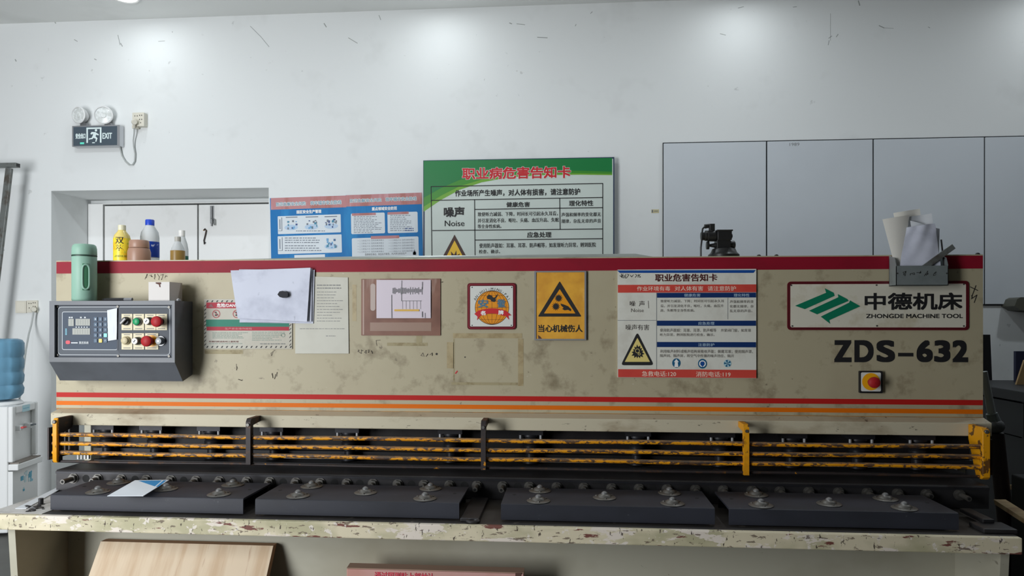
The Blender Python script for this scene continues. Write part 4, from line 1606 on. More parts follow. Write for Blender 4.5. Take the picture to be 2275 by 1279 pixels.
# emblem plate
pr = Print(-.0045)
M_frame = mat('maroon_frame', (96, 14, 28), .35)
M_emw = mat('emblem_white', (214, 216, 210), .4)
M_emo = mat('emblem_orange', (228, 146, 24), .4)
M_eml = mat('emblem_line', (140, 84, 16), .5)
M_embl = mat('emblem_blue', (74, 116, 140), .5)
pr.plate(1038, 628.5, 1146, 731.5, .004, M_frame, 6)
pr.R(1040.5, 631, 1143.5, 729, mat('maroon_line', (150, 40, 54), .4), .5, 5)
pr.R(1041.7, 632.2, 1142.3, 727.8, M_frame, 1, 5)
pr.R(1044.5, 635, 1139.5, 725, M_emw, 1.5, 2)
for (u, v) in ((1049, 638), (1137, 638), (1049, 722.5), (1136, 722.5)):
    pr.D(u, v, 1.4, M_ink, 2, 10)
gu, gv, gr = 1093, 683, 38
pr.D(gu, gv, gr, M_ink, 2, 48)
pr.D(gu, gv, gr - 1, M_emo, 2.5, 48)
for f_ in (.0, .33, .62, .86):
    for s_ in ((-1, 1) if f_ else (1,)):
        pr.L([(gu + s_ * f_ * (gr - 1) * math.cos(math.radians(a)), gv + (gr - 1) * math.sin(math.radians(a))) for a in range(-90, 91, 12)], .8, M_eml, 3)
for f_ in (-.7, -.36, 0.0, .36, .7):
    h_ = math.sqrt(1 - f_ * f_) * (gr - 1)
    pr.L([(gu - h_, gv + f_ * gr), (gu + h_, gv + f_ * gr)], .8, M_eml, 3)
pr.P([(1081, 659), (1086, 654), (1092, 656), (1096, 661), (1100, 660), (1103, 655), (1106, 653), (1105, 658), (1101, 663), (1102, 668), (1098, 671), (1092, 669), (1089, 665), (1083, 664)], M_ink, 3.5)
pr.T('安', 1062, 665, 1085, 683, M_embl, 4, .03)
pr.T('徽', 1105, 664, 1123, 683, M_embl, 4, .02)
rib = [(1054, 697), (1062, 690)] + [(1062 + 62 * k_ / 8, 690 - 5.5 * math.sin(PI * k_ / 8)) for k_ in range(1, 8)] + [(1124, 690), (1136, 700), (1129, 701), (1131, 710), (1123, 701)] + \
      [(1120 - 54 * k_ / 8, 702 - 6 * math.sin(PI * k_ / 8)) for k_ in range(0, 9)] + [(1066, 703), (1060, 711), (1061, 703)]
pr.P(rib, M_bred, 5)
pr.T('名', 1068, 690, 1079, 700, M_white, 6, .04)
pr.T('牌', 1107, 689, 1119, 699, M_white, 6, .04)
word = 'AN·HUI·MING·PAI'
for i, ch in enumerate(word):
    a = math.radians(-152 + 124 * i / (len(word) - 1))
    uu, vv = gu + 42.5 * math.cos(a), gv + 1 + 42.5 * math.sin(a)
    if ch == '·':
        pr.D(uu, vv, .8, M_ink, 3, 8)
        continue
    vs, fs = text_geom(ch, .0, 2)
    c = at(uu, vv, pr.Y)
    rt = -(a + PI / 2)
    sc_ = 8.0 * pxm(pr.Y, uu)
    xs_m = (min(p[0] for p in vs) + max(p[0] for p in vs)) / 2
    pr.add([(c.x + ((x - xs_m) * math.cos(rt) - (y - .35) * math.sin(rt)) * sc_, pr.Y - LAY * 3, c.z + ((x - xs_m) * math.sin(rt) + (y - .35) * math.cos(rt)) * sc_) for x, y in vs], fs, M_ink)
tag(pr.build('emblem_plate'), 'square maroon framed plate with an orange globe emblem and red ribbon', 'emblem plate')
# yellow mechanical injury warning
pr = Print(-.006)
ws = thing('warning_sign', 'yellow warning sign with a black triangle in a metal frame', 'warning sign', at(1244, 755, 0))
M_wface = stained('warning_yellow_board', (228, 170, 62), [((196, 134, 50), (7, 4, 7), .45, .65, .7, 4, 0), ((240, 192, 110), (9, 3, 12), .6, .7, .5, 3, 6)], .4)
pr.plate(1190, 604, 1300, 753, .005, M_wface)


def rtri(cu_, top, bot, half, rad, m, lay):
    pts = []
    tri = [(cu_, top), (cu_ - half, bot), (cu_ + half, bot)]
    for i in range(3):
        p = Vector(tri[i])
        a = Vector(tri[i - 1])
        b = Vector(tri[(i + 1) % 3])
        p0 = p + (a - p).normalized() * rad
        p1 = p + (b - p).normalized() * rad
        for k_ in range(5):
            t_ = k_ / 4
            q = p0 * (1 - t_) ** 2 + p * 2 * t_ * (1 - t_) + p1 * t_ ** 2
            pts.append((q.x, q.y))
    pr.P(pts, m, lay)


rtri(1243.5, 624, 703, 48.5, 3, M_ink, 1)
rtri(1243.5, 642, 696, 35, 1, mat('warning_amber', (226, 150, 26), .4), 2)


def gear(u, v, r0, r1, n, lay):
    pts = []
    for k_ in range(2 * n):
        a = PI * k_ / n
        r = r1 if k_ % 2 else r0
        pts.append((u + r * math.cos(a), v + r * math.sin(a)))
    pr.P(pts, M_ink, lay)


gear(1241, 662, 5.5, 9.6, 13, 3)
gear(1235, 680.5, 5.5, 9.6, 13, 3.4)
pr.P([(1245, 674), (1252, 676), (1262, 680), (1269, 687), (1268, 691), (1262, 688), (1254, 689), (1249, 686), (1252, 683), (1247, 679)], M_ink, 3.8)
pr.T('当心机械伤人', 1195.5, 721, 1294, 737.5, M_ink, 2, .02, 3)
pr.P([(1195, 744), (1200, 747), (1204, 752), (1196, 752)], M_rust, 1)
pr.build('sign_board', ws)
pr = Print(-.0085)
for r_ in ((1187, 601.5, 1191, 755.5), (1298.5, 601.5, 1302.5, 755.5), (1191, 601.5, 1298.5, 604.5), (1191, 752.5, 1298.5, 755.5)):
    pr.plate(*r_, .0078, M_alu)
pr.build('sign_frame', ws, bevel=.0012)
# noise hazard card
M_hc = stained('hazard_card_white', (218, 218, 208), [((194, 190, 178), (8, 4, 8), .50, .68, .6, 4, 3)], .45)
M_hcb = mat('hazard_blue', (18, 50, 104), .4)
M_hcb2 = mat('hazard_blue_top', (24, 76, 152), .4)
M_hcr = stained('hazard_red', (206, 74, 62), [((190, 60, 54), (8, 4, 10), .45, .65, .6, 3, 0)], .45)
M_hct = mat('hazard_text_grey', (104, 98, 92), .6)
M_hcl = mat('hazard_line', (120, 124, 128), .6)
M_hcw = mat('hazard_text_cream', (240, 214, 196), .5)
pr = Print(-.006)
pr.plate(1371, 598, 1679, 839, .005, M_hc)
pr.P([(1371, 600.5), (1679, 599.5), (1674, 606), (1377, 606)], M_hcb2, 1)
pr.R(1371.5, 632, 1679, 649.5, M_hcr, 1)
pr.T('职业危害告知卡', 1455, 608, 1593, 625, mat('hazard_title_maroon', (72, 20, 20), .5), 2, .02, 3)
pr.T('作业环境有毒', 1415, 635.5, 1489, 646, M_hcw, 2, .012)
pr.T('对人体有害', 1499, 635, 1562, 646, M_hcw, 2, .012)
pr.T('请注意防护', 1572, 635, 1635, 646, M_hcw, 2, .012)
pr.L([(1377, 612), (1382, 616), (1380, 608)], 1.3, M_pen, 2)
scr = [[(1384, 608), (1381, 616), (1386, 617), (1387, 612), (1382, 613)], [(1390, 609), (1389, 618)], [(1393, 609), (1397, 610), (1394, 614), (1391, 618)], [(1400, 611), (1403, 615), (1407, 610)], [(1411, 609), (1415, 611), (1411, 616)], [(1418, 609), (1417, 616)], [(1422, 609), (1419, 612), (1423, 615), (1420, 616)]]
for s_ in scr:
    pr.L(s_, 1.1, M_pen, 2)
pr.R(1459, 650, 1679, 660.8, M_hcb, 1)
pr.R(1459, 712, 1679, 723.4, M_hcb, 1)
pr.R(1459, 759.5, 1679, 771, M_hcb, 1)
M_hch = mat('hazard_head_pale', (176, 204, 224), .5)
pr.T('健康危害', 1520, 652, 1556, 659, M_hch, 2, .01)
pr.T('理化特性', 1630, 652, 1665, 659, M_hch, 2, .01)
pr.T('应急处理', 1551, 714.3, 1587, 721.5, M_hch, 2, .01)
pr.T('注意防护', 1551, 762, 1587, 769, M_hch, 2, .01)
pr.R(1458, 650, 1459.2, 820, M_hcl, 1)
pr.R(1616.5, 661, 1617.5, 709, M_hcl, 1)
pr.R(1372, 711, 1458, 712, M_hcl, 1)
pr.T('噪  声', 1399, 668, 1432, 680, mat('hazard_dark_text', (70, 64, 60), .6), 2, .01)
pr.T('Noise', 1402, 685, 1430, 693, M_hct, 2, .0)
pr.L([(1440, 668), (1441, 684)], 1.0, M_hct, 2)
pr.T('噪声有害', 1390, 720.5, 1442, 733, mat('hazard_dark_text', (70, 64, 60), .6), 2, .0)
pr.T('致使听力减弱，下降；时间长可引起永久耳', 1467, 665.5, 1608, 672, M_hct, 2, .0)
pr.T('聋，并引发消化不良，呕吐，头痛，血压升', 1467, 676, 1607, 682.5, M_hct, 2, .0)
pr.T('高，失眠等全身性疾病。', 1467, 686, 1543, 692.5, M_hct, 2, .0)
pr.T('声强和频率的变', 1621, 666.5, 1674, 673, M_hct, 2, .0)
pr.T('化都无规律，杂', 1621, 677, 1674, 683.5, M_hct, 2, .0)
pr.T('乱无章的声音。', 1621, 687, 1671, 693.5, M_hct, 2, .0)
pr.T('使用防声器如：耳塞、耳罩、防声帽等', 1466, 729.5, 1591, 737, M_hct, 2, .0)
pr.T('并紧闭门窗，如发现', 1601, 730, 1668, 737, M_hct, 2, .0)
pr.T('听力异常，则到医院进行检查，确诊。', 1466, 740, 1587, 746.5, M_hct, 2, .0)
pr.T('利用吸声材料或吸声结构来吸收声能；佩戴耳塞；使用隔声罩、', 1466, 776.5, 1672, 784.5, M_hct, 2, .0)
pr.T('隔声间、隔声屏，将空气中传播的噪声挡住、隔开', 1466, 786.5, 1630, 793.5, M_hct, 2, .0)
rtri(1416, 737, 811, 37, 8, M_ink, 1)
rtri(1416, 750, 803.5, 28, 1, mat('hazard_card_yellow', (222, 204, 124), .5), 2)
pts = []
rd = random.Random(6)
for k_ in range(26):
    a = 2 * PI * k_ / 26
    r_ = (15.5 if k_ % 2 else 10.5) * (1.0 + .12 * math.sin(3 * a))
    pts.append((1417 + r_ * math.cos(a) * .92, 782 + r_ * math.sin(a)))
pr.P(pts, M_ink, 3)
for (a, b, r_) in ((1416, 779, 5), (1420, 786, 3)):
    pr.ring(a, b, r_ - 1.1, r_, mat('hazard_card_yellow', (222, 204, 124), .5), 4)
M_pic = mat('pictogram_blue', (20, 92, 130), .45)
pr.D(1502.5, 806, 9.3, M_pic, 2, rv=10.5)
pr.P([(1502.5, 797), (1508, 804), (1505.5, 804), (1507, 815), (1498, 815), (1499.5, 804), (1497, 804)], M_white, 3)
pr.D(1560.5, 807.5, 10, M_pic, 2, rv=11)
pr.ring(1560.5, 807.5, 5, 7.5, M_white, 3)
pr.P([(1556.5, 803), (1564.5, 803), (1564, 810), (1560.5, 815), (1557, 810)], M_hcb2, 4)
pr.D(1616, 807, 8.6, mat('pictogram_pale', (170, 204, 214), .4), 2)
for k_ in range(5):
    a = 2 * PI * k_ / 5 + .4
    pr.P([(1616, 807), (1616 + 8 * math.cos(a), 807 + 8 * math.sin(a)), (1616 + 8 * math.cos(a + .6), 807 + 8 * math.sin(a + .6))], M_pic, 3)
pr.R(1372, 820.5, 1679, 838.5, M_hcr, 1)
pr.T('急救电话:120', 1426, 824, 1502, 836, M_hcw, 2, .012)
pr.T('消防电话:119', 1546, 825, 1623, 837, M_hcw, 2, .012)
tag(pr.build('hazard_card'), 'white noise hazard card with red bands and navy headings on the shear', 'hazard card')
# maker's nameplate
M_npw = stained('nameplate_white', (212, 208, 192), [((186, 176, 148), (8, 4, 8), .54, .68, .7, 4, 2), ((150, 136, 104), (20, 5, 20), .66, .71, .6, 4, 7)], .4)
M_npg = mat('nameplate_green', (12, 120, 88), .4)
npl = thing('nameplate', 'long white nameplate with a green striped diamond in a maroon border', 'nameplate', at(1949, 733, 0))
pr = Print(-.004)
pr.plate(1747.5, 624.5, 2150.5, 733, .0036, M_frame, 8)
pr.R(1750, 627, 2148, 730.5, mat('maroon_line2', (74, 34, 36), .4), .5, 7)
pr.R(1751.5, 628.5, 2146.5, 729, M_frame, 1, 6)
pr.R(1754, 630.5, 2144, 727, M_npw, 1.5, 4)
pr.P([(1766, 679), (1835, 650), (1832, 640), (1852, 650), (1854, 657), (1788, 686.5)], M_npg, 3)
pr.P([(1797, 690), (1862, 660), (1861, 653), (1882, 664), (1885, 668), (1815, 698)], M_npg, 3.3)
pr.P([(1823, 703), (1886, 672), (1888, 667), (1911, 680), (1842, 711), (1844, 719)], M_npg, 3.6)
pr.T('中德机床', 1920, 650, 2137, 688, M_ink, 3, .028, 4)
pr.T('ZHONGDE MACHINE TOOL', 1923, 697, 2138, 706.5, M_ink, 3, .02, 3)
pr.build('plate_face', npl)
for (u, v) in ((1757.5, 633.5), (1947, 633), (2141, 631), (1760, 724), (1948, 723.5), (2141, 724)):
    mb = MB()
    c = at(u, v, -.0048)
    mb.cyl(c, c + Vector((0, -.0015, 0)), .0028, M_nut, n=10)
    mb.build('rivet', npl)

# ---- document holder with crumpled papers
YB_ = -.062
dh = thing('document_holder', 'grey sheet metal document holder hung on the top edge of the shear', 'document holder', at(2048, 635, 0))
M_hold = stained('zinc_grey_sheet', (134, 142, 142), [((112, 120, 120), (8, 8, 8), .45, .65, .6, 4, 0)], .45, .3)
hx0, hx1 = ax(1991, YB_), ax(2107, YB_)
hz0, hz1 = at(2048, 634, YB_).z, at(2048, 590, YB_).z
hzt = at(2100, 556, YB_ + .03).z
mb = MB()
mb.box(hx0, hx1, YB_, YB_ + .002, hz0, hz1, M_hold)
mb.box(hx0, hx1, YB_, -.006, hz0, hz0 + .002, M_hold)
mb.box(hx0, hx1, -.0085, -.0065, hz0, hz1 + .03, M_hold)
for xx in (hx0, hx1 - .002):
    mb.prism([(xx, YB_, hz0), (xx, YB_, hz1), (xx, YB_ + .012, hz1 + .028), (xx, -.0065, hz1 + .04), (xx, -.0065, hz0)], (.002, 0, 0), M_hold)
pr = Print(YB_)
for i, u0 in enumerate((2005, 2020, 2034, 2051, 2069)):
    rd = random.Random(50 + i)
    pr.L([(u0 + rd.uniform(0, 12), rd.uniform(601, 613)) for _ in range(6)], 1.1, M_pen, 1 + i * .05)
for u in (1994, 2103.5):
    pr.D(u, 607, 1.8, M_ink, 1, 10)
mb.add(pr.v, pr.f, M_pen)
mb.build('holder_tray', dh)
grp = 'crumpled papers in the document holder'


def leaf(corners, Y, bul, m, lab, nu=16, nv=16):
    mb = grid_sheet(corners, Y, m, bul, nu, nv)
    tag(mb.build('crumpled_paper'), lab, 'paper', grp)


M_pap3 = mat('paper_grey_white', (206, 210, 214), .75)
M_pap4 = mat('paper_warm', (224, 222, 214), .75)
leaf([(1985, 473), (2045, 463), (2062, 625), (2010, 622)], -.0125, lambda a, b: .004 * math.sin(a * 5 + b * 3), M_pap4, 'rearmost crumpled paper standing tallest in the document holder')
leaf([(1999, 484), (2069, 474), (2085, 622), (2018, 622)], -.020, lambda a, b: .005 * math.sin(a * 7 + b * 2), M_pap3, 'grey white crumpled paper behind the bell shaped sheet')
leaf([(1960.5, 487), (2020, 478), (2003, 620), (1996, 620)], -.034, lambda a, b: .009 * a * (1 - a) * 4 * (1 - b * .9), M_pap4, 'white folded paper fanning left out of the document holder')
leaf([(2022, 490), (2088, 508), (2084, 620), (2050, 622)], -.028, lambda a, b: .004 * math.sin(a * 6) * (1 - b), M_pap3, 'thin crumpled paper at the right of the document holder')
leaf([(2014, 505), (2077, 496), (2094, 618), (1994, 620)], -.047, lambda a, b: (.010 * math.sin(PI * a) + .002 * math.sin(a * 13 + b * 9) + .0015 * math.sin(b * 21 - a * 6)) * (1 - b * .9), M_paper, 'bell shaped curled paper at the front of the document holder')
mb = MB()
p, q = at(2052, 595, -.054), at(2117, 548, -.054)
q.y += 0
d = (q - p)
nv_ = Vector((-d.z, 0, d.x)).normalized()
mb.obox((p + q) / 2, d / 2 * 1.05, (0, .003, 0), nv_ * .0095, M_trestle)
tag(mb.build('steel_bar', bevel=.001), 'flat grey steel bar leaning across the document holder', 'bar')
mb = MB()
mb.cyl(at(2100, 612, -.052 + .012), at(2091, 532, -.032), .0028, M_bed, n=8)
tag(mb.build('thin_rod'), 'thin dark rod sticking up from the right of the document holder', 'rod')

# ---- on top of the machine
zt0 = ZT
mb = MB()
a, b = ax(456, .02, 575), ax(1455, .02, 566)
mb.prism([(a, .02, zt0 + .0005), (b, .02, zt0 + .0005), (b - .07, .03, zt0 + .014), (a + .55, .03, zt0 + .011)], (0, .5, 0), stained('pale_steel_sheet', (170, 176, 172), [((128, 132, 128), (3, 3, 3), .4, .7, .6, 4, 0)], .35, .4))
tag(mb.build('steel_sheet'), 'long pale steel sheet lying on top of the shear', 'sheet')
zt0 = ZT - .0005
YBo = .5


def bottle(name, u, vtop, rpx, prof, label, cat, Y=YBo, group=None):
    k = pxm(Y, u)
    x = ax(u, Y)
    H = at(u, vtop, Y).z - zt0
    t = thing(name, label, cat, (x, Y, zt0), group)
    return t, x, H, rpx * k


M_pet = glassy('clear_bottle_plastic', (244, 248, 250), .2, .45, 1.12)
grp = None
t, x, H, R_ = bottle('tea_bottle', 271, 500, 16.5, None, 'yellow tea bottle with a cream cap on top of the shear', 'bottle')
mb = MB()
mb.lathe([(.001, 0), (R_ * .94, 0), (R_, .006), (R_, H * .70), (R_ * .9, H * .77), (R_ * .5, H * .86), (R_ * .42, H * .9), (.001, H * .9)], (x, YBo, zt0), mat('tea_yellow_plastic', (226, 206, 120), .2), n=32)
mb.build('bottle_body', t)
mb = MB()
mb.lathe([(.001, H * .885), (R_ * .47, H * .885), (R_ * .47, H - .002), (R_ * .42, H), (.001, H)], (x, YBo, zt0), mat('cap_cream', (222, 218, 190), .4), n=24)
mb.build('cap', t)
mb = MB()
mb.lathe([(R_ * 1.004, H * .08), (R_ * 1.01, H * .085), (R_ * 1.01, H * .695), (R_ * 1.004, H * .70)], (x, YBo, zt0), stained('tea_label_yellow', (240, 216, 60), [((222, 170, 30), (40, 40, 30), .48, .6, .7, 3, 0), ((150, 190, 60), (50, 50, 40), .62, .66, .7, 3, 4)], .35), n=40)
lb = mb.build('wrap_label', t)
pr = Print(YBo - R_ * 1.02)
pr.T('双', 256, 526, 272, 541, M_ink, 0, .01, 2)
pr.T('萃', 257, 543, 271, 557, M_ink, 0, .01, 2)
pr.T('柠檬绿茶', 256, 566, 276, 571, mat('tea_green_text', (70, 110, 50), .5), 0, 0, 1)
vs = []
for (px_, py_, pz_) in pr.v:
    dx_ = max(-.98, min(.98, (px_ - x) / (R_ * 1.02)))
    vs.append((px_, YBo - R_ * 1.02 * math.sqrt(1 - dx_ * dx_), pz_))
pr.v = vs
pr.build('label_lettering', lb)
t, x, H, R_ = bottle('drinking_cup', 315, 535, 22, None, 'brown insulated cup with a screw lid on top of the shear', 'cup')
M_cup_b = mat('cup_brown', (166, 130, 112), .4)
mb = MB()
mb.lathe([(.001, 0), (R_ * .95, 0), (R_ * 1.02, .006), (R_ * 1.02, H * .6), (R_ * .92, H * .72), (.001, H * .72)], (x, YBo - .02, zt0), M_cup_b, n=32)
mb.build('cup_body', t)
mb = MB()
mb.lathe([(.001, H * .735), (R_ * .86, H * .735), (R_ * .9, H * .76), (R_ * .88, H * .95), (R_ * .8, H), (.001, H)], (x, YBo - .02, zt0), M_cup_b, n=32)
mb.build('lid', t)
t, x, H, R_ = bottle('mineral_water_bottle', 333, 488, 18.5, None, 'clear water bottle with blue cap and blue label behind the brown cup', 'bottle', .62)
mb = MB()
mb.lathe([(.001, 0), (R_ * .92, 0), (R_, .008), (R_, H * .32), (R_ * .97, H * .34), (R_, H * .36), (R_, H * .66), (R_ * .9, H * .76), (R_ * .5, H * .87), (R_ * .42, H * .9), (.001, H * .9)], (x, .62, zt0), M_pet, n=32)
mb.build('bottle_body', t)
mb = MB()
mb.lathe([(.001, H * .89), (R_ * .48, H * .89), (R_ * .48, H - .003), (R_ * .43, H), (.001, H)], (x, .62, zt0), mat('cap_blue', (36, 74, 196), .35), n=24)
mb.build('cap', t)
mb = MB()
mb.lathe([(R_ * 1.005, H * .27), (R_ * 1.012, H * .275), (R_ * 1.012, H * .565), (R_ * 1.005, H * .57)], (x, .62, zt0), stained('water_label_blue', (26, 62, 160), [((220, 226, 240), (40, 40, 30), .62, .66, .8, 3, 1)], .35), n=32)
mb.build('wrap_label', t)
t, x, H, R_ = bottle('juice_bottle', 395, 526, 14.5, None, 'small clear bottle with an amber and red label on top of the shear', 'bottle')
mb = MB()
mb.lathe([(.001, 0), (R_ * .95, 0), (R_, .006), (R_, H * .52), (R_ * .85, H * .66), (R_ * .45, H * .83), (R_ * .4, H * .87), (.001, H * .87)], (x, YBo, zt0), M_pet, n=28)
mb.build('bottle_body', t)
mb = MB()
mb.lathe([(.001, H * .86), (R_ * .44, H * .86), (R_ * .44, H), (.001, H)], (x, YBo, zt0), mat('cap_grey', (176, 174, 168), .4), n=20)
mb.build('cap', t)
mb = MB()
mb.lathe([(R_ * 1.005, H * .06), (R_ * 1.01, H * .065), (R_ * 1.01, H * .57), (R_ * 1.005, H * .575)], (x, YBo, zt0), stained('juice_label_amber', (160, 128, 70), [((150, 40, 40), (18, 18, 14), .52, .56, .9, 2, 0)], .35), n=28)
mb.build('wrap_label', t)
t, x, H, R_ = bottle('green_label_bottle', 404, 512, 13, None, 'clear bottle with white cap and dark green label behind the amber one', 'bottle', .66)
mb = MB()
mb.lathe([(.001, 0), (R_ * .95, 0), (R_, .006), (R_, H * .55), (R_ * .85, H * .68), (R_ * .5, H * .84), (R_ * .45, H * .87), (.001, H * .87)], (x, .66, zt0), M_pet, n=28)
mb.build('bottle_body', t)
mb = MB()
mb.lathe([(.001, H * .86), (R_ * .5, H * .86), (R_ * .5, H), (.001, H)], (x, .66, zt0), mat('cap_white', (230, 230, 228), .4), n=20)
mb.build('cap', t)
mb = MB()
mb.lathe([(R_ * 1.005, H * .1), (R_ * 1.01, H * .105), (R_ * 1.01, H * .38), (R_ * 1.005, H * .385)], (x, .66, zt0), mat('label_dark_green', (34, 96, 78), .4), n=28)
mb.build('wrap_label', t)

# ---- black tripod head with a sighting tube
YI = .35
M_bk = mat('instrument_black', (30, 30, 31), .42)
it = thing('tripod_head', 'black tripod head with a sighting tube and cable on top of the shear', 'instrument', (ax(1600, YI), YI, zt0))
kI = pxm(YI, 1600)


def ip(u, v, dy=0.0):
    return at(u, v, YI + dy)


mb = MB()
c = ip(1604, 575)
zb1 = c.z
mb.lathe([(.001, 0), (.062, 0), (.062, ip(1604, 566).z - zt0), (.052, ip(1604, 561).z - zt0), (.046, ip(1604, 553).z - zt0), (.03, ip(1604, 550).z - zt0), (.001, ip(1604, 550).z - zt0)], (ax(1608, YI), YI, zt0), M_bk, n=28)
mb.build('base', it)
mb = MB()
mb.box(ip(1590, 0).x, ip(1620, 0).x, YI - .03, YI + .03, ip(1600, 555).z, ip(1600, 534).z, M_bk)
mb.box(ip(1591, 0).x, ip(1622, 0).x, YI - .035, YI + .035, ip(1600, 535).z, ip(1600, 513).z, M_bk)
mb.box(ip(1588, 0).x, ip(1624, 0).x, YI - .04, YI + .04, ip(1600, 515.5).z, ip(1600, 512.3).z, M_bk)
mb.cyl(ip(1622, 524), ip(1627, 524), .009, M_bk, n=14)
mb.build('clamp_block', it, bevel=.002)
mb = MB()
mb.cyl(ip(1566, 523.5), ip(1592, 523.5), .021, M_bk, n=22)
mb.cyl(ip(1557, 525), ip(1567, 524.5), .0165, M_bk, n=22)
mb.cyl(ip(1572, 524), ip(1590, 524), .0225, M_bk, n=22)
mb.cyl(ip(1582, 517), ip(1580, 498.5), .0125, M_bk, r1=.0115, n=18)
mb.box(ip(1576.5, 0).x, ip(1587, 0).x, YI - .012, YI + .012, ip(1580, 513).z, ip(1580, 497.5).z, M_bk)
mb.cyl(ip(1565, 503), ip(1578, 501), .009, M_bk, r1=.008, n=14)
mb.build('sighting_tube', it, bevel=.001)
mb = MB()
mb.cyl(ip(1569.5, 545), ip(1575, 545), .0165, M_bk, n=18)
mb.cyl(ip(1575, 545), ip(1594, 545), .005, M_bk, r1=.012, n=14)
mb.build('locking_knob', it)
mb = MB()
mb.cyl(ip(1617, 545), ip(1630, 544), .018, M_bk, n=18)
mb.cyl(ip(1630, 544), ip(1633, 544), .018, M_bk, r1=.013, n=18)
mb.build('tension_knob', it)
mb = MB()
mb.tube([ip(1565, 504), ip(1561, 508), ip(1560, 516), ip(1559.5, 530, -.02), ip(1557, 550, -.02), Vector((ip(1555, 560).x, YI - .02, zt0 + .003))], .0035, M_bk, n=8)
mb.build('cable', it)
for (u, Y, lab) in ((1686, .06, 'left of two small dark bolt heads on the top edge of the shear'), (1725, .06, 'right of two small dark bolt heads on the top edge of the shear'), (2172, .05, 'lone dark bolt head at the right end of the top edge')):
    mb = MB()
    x = ax(u, Y)
    mb.lathe([(.001, 0), (.008, 0), (.008, .006), (.0055, .010), (.001, .0115)], (x, Y, ZT - .0008), M_bed, n=14)
    tag(mb.build('bolt_head'), lab, 'bolt', 'bolt heads along the top edge')

# ================================================================== BELOW THE TABLE
M_ply = stained('pale_plywood', (226, 206, 178), [((202, 172, 138), (16, 2.0, 1.2), .46, .62, .75, 4, 2.0), ((160, 112, 78), (40, 5, 2.2), .62, .68, .5, 4, 7.0)], .6)
M_plye = mat('plywood_edge', (168, 126, 92), .7)
pd = thing('plywood_board', 'pale plywood board leaning under the left of the table', 'board', (at(400, 1240, -.3).x, -.45, 0))
tl, trr = at(224, 1203, -.24), at(607, 1211, -.24)
zt_ = (tl.z + trr.z) / 2
Ybot = -.62
lean = Vector((0, Ybot + .24, -zt_)) * 1.0
ed_ = Vector((0, -lean.z, lean.y)).normalized() * .022
if ed_.y < 0:
    ed_ = -ed_
mb = MB()
A = [Vector((tl.x, -.24, zt_)), Vector((trr.x, -.24, zt_)), Vector((trr.x, Ybot, 0.012)), Vector((tl.x, Ybot, 0.012))]
mb.prism(A, (0, .03, 0), M_ply, M_plye)
mb.build('board_face', pd)
pr = None
M_card = stained('pink_cardboard', (206, 160, 152), [((190, 136, 120), (6, 3, 6), .45, .65, .6, 3, 0)], .7)
M_cardt = mat('cardboard_top', (168, 138, 118), .75)
kx0, kx1 = ax(772, -.33), ax(1164, -.33)
kz = at(900, 1267, -.34).z
bx = thing('cardboard_box', 'pink printed carton with red lettering under the middle of the table', 'carton', ((kx0 + kx1) / 2, -.32, 0))
mb = MB()
mb.box(kx0, kx1, -.34, -.30, 0.0005, kz, M_card)
mb.build('carton_body', bx, bevel=.003)
mb = MB()
mb.obox(((kx0 + kx1) / 2, -.32, kz + .004), ((kx1 - kx0) / 2, 0, 0), (0, .018, .002), (0, 0, .0012), M_cardt)
mb.build('carton_flap', bx)
pr = Print(-.3405)
pr.T('通过国副贴上部林计', 832, 1271, 964, 1288, mat('carton_red_print', (206, 60, 80), .6), 1, .02)
pr.R(1145, 1272, 1158, 1300, mat('carton_dark_print', (90, 60, 50), .6), 1)
pr.build('carton_print', bx)
# grey plank leaning behind the carton's right end
# ================================================================== RIGHT-HAND SIDE, BEHIND THE MACHINE
mb = MB()
p0, p1 = at(2180, 743, 1.7), at(2200, 743, 1.7)
mb.prism([(p0.x - .12, 1.7, p0.z), (p1.x, 1.7, p0.z), (at(2212, 900, 1.7).x, 1.66, 0), (p0.x - .12, 1.66, 0)], (0, .02, 0), M_black)
tag(mb.build('black_board'), 'tall narrow black board standing behind the right end of the shear', 'board')
wbn = thing('steel_bench', 'black steel bench loaded with scrap behind the right end of the shear', 'bench', (at(2290, 900, 1.2).x, 1.2, 0))
bz = at(2235, 858, 1.2).z
bx0 = at(2196, 860, 1.2).x
mb = MB()
mb.box(bx0, bx0 + 1.6, .9, 1.6, bz - .05, bz, M_black)
mb.build('bench_top', wbn, bevel=.004)
mb = MB()
mb.box(bx0 + .02, bx0 + 1.58, .95, 1.55, bz - .22, bz - .06, M_black)
mb.build('drawer_box', wbn)
for (x, y) in ((bx0 + .06, .95), (bx0 + 1.5, .95), (bx0 + .06, 1.52), (bx0 + 1.5, 1.52)):
    mb = MB()
    mb.box(x - .03, x + .03, y - .03, y + .03, 0, bz - .05, M_black)
    mb.build('leg', wbn)
mb = MB()
mb.box(bx0 + .04, bx0 + 1.56, .98, 1.5, .06, bz - .23, M_black)
mb.build('lower_cabinet', wbn)
mb = MB()
q = [at(2257, 780, 1.45), at(2300, 780, 1.45)]
mb.box(q[0].x, q[1].x + .1, 1.45, 1.47, bz + .001, q[0].z, mat('navy_panel', (40, 44, 66), .5))
tag(mb.build('navy_panel'), 'dark navy panel standing on the black bench at the right edge', 'panel')
mb = MB()
mb.prism([(at(2258, 850, 1.3).x, 1.3, bz + .001), (at(2276, 800, 1.3).x, 1.3, at(2276, 800, 1.3).z), (at(2310, 780, 1.3).x, 1.3, at(2276, 785, 1.3).z), (at(2310, 850, 1.3).x, 1.3, bz + .001)], (0, .012, 0), stained('brown_cardboard', (170, 142, 100), [((140, 112, 76), (6, 6, 6), .45, .7, .6, 3, 0)], .7))
tag(mb.build('cardboard_sheet'), 'brown cardboard sheet on the black bench at the right edge', 'cardboard')
mb = MB()
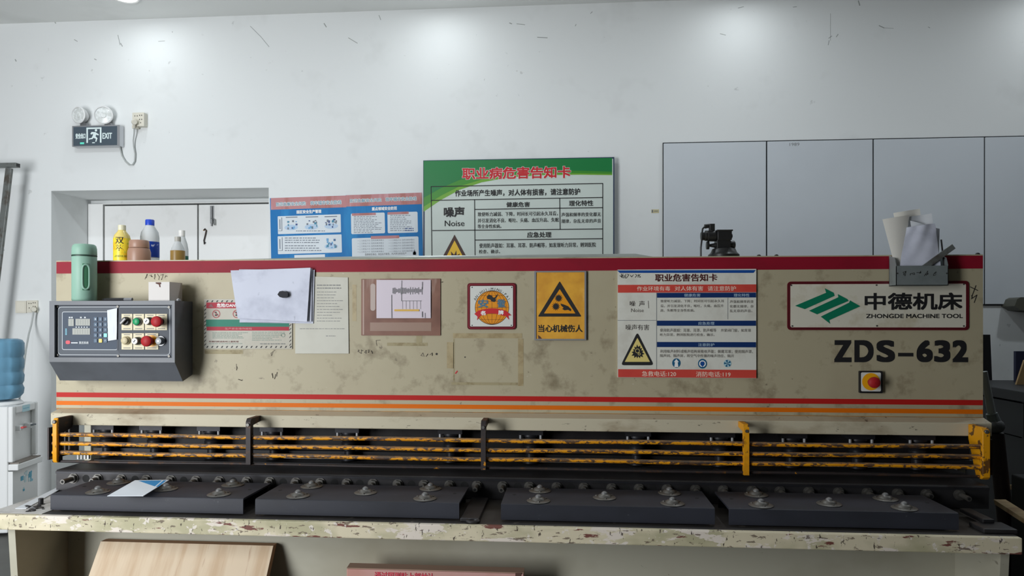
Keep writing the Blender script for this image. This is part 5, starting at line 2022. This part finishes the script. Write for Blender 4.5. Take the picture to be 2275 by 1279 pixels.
c = [(2254, 680), (2260, 664), (2268, 660), (2320, 660), (2320, 690), (2270, 689)]
mb.prism([at(u, v, WY1 - .15) for u, v in c], (0, .148, 0), mat('drab_grey_housing', (84, 84, 74), .5))
tag(mb.build('wall_box', bevel=.004), 'drab grey wall box under the cupboard at the right edge', 'box')
# sledge-like steel bar beside the machine
yl = .28
M_lev = mat('lever_grey', (168, 174, 172), .5, .1)
ss = thing('steel_lever', 'grey steel lever with a round head beside the right end of the shear', 'lever', at(2225, 1100, yl))
mb = MB()
mb.cyl(at(2186, 825, yl), at(2204, 922, yl), .012, M_lev, r1=.015, n=14)
mb.build('shaft', ss)
mb = MB()
mb.ball(at(2210, 946, yl), .034, mat('lever_head_grey', (96, 98, 100), .45), n=20, sq=(1, 1, .85))
mb.cyl(at(2203, 918, yl), at(2208, 935, yl), .02, M_hold, r1=.024, n=14)
mb.build('round_head', ss)
mb = MB()
lo = at(2228, 1110, yl)
hi = at(2212, 962, yl)
dd = lo - hi
lo2 = hi + dd * (hi.z / -dd.z)
mb.cyl(hi, lo2, .028, stained('dark_brown_tube', (56, 44, 44), [((40, 36, 36), (6, 6, 6), .4, .6, .7, 3, 0)], .5), n=16)
mb.build('post', ss)
grp = 'wooden planks at the right edge'
M_plank = stained('plank_wood', (176, 152, 112), [((140, 110, 76), (3, 20, 20), .45, .65, .8, 4, 0)], .65)
pst = MB()
zz = .78
for i, (a, b, wv, lab) in enumerate((((2222, 1122), (2300, 1172), 12, 'long pale wooden plank at the right end of the table'), ((2252, 1088), (2310, 1096), 10, 'short brown wooden plank behind the pale plank at the right'))):
    p, q = at(a[0], a[1], .1 + .25 * i), at(b[0], b[1], -.12 + .3 * i)
    d = (q - p)
    up = Vector((0, .35, .9)).normalized()
    sd = d.normalized().cross(up).normalized()
    mb = MB()
    mb.obox((p + q) / 2 + Vector((0, 0, .012)), d / 2, sd * .02, up * .009, M_plank)
    tag(mb.build('plank'), lab, 'plank', grp)
mb = MB()
q0 = at(2240, 1110, .25)
mb.box(q0.x - .02, q0.x + .55, -.1, .2, 0.0, .795, M_void)
tag(mb.build('scrap_crate', bevel=.006), 'black crate under the planks at the right end of the shear', 'crate')
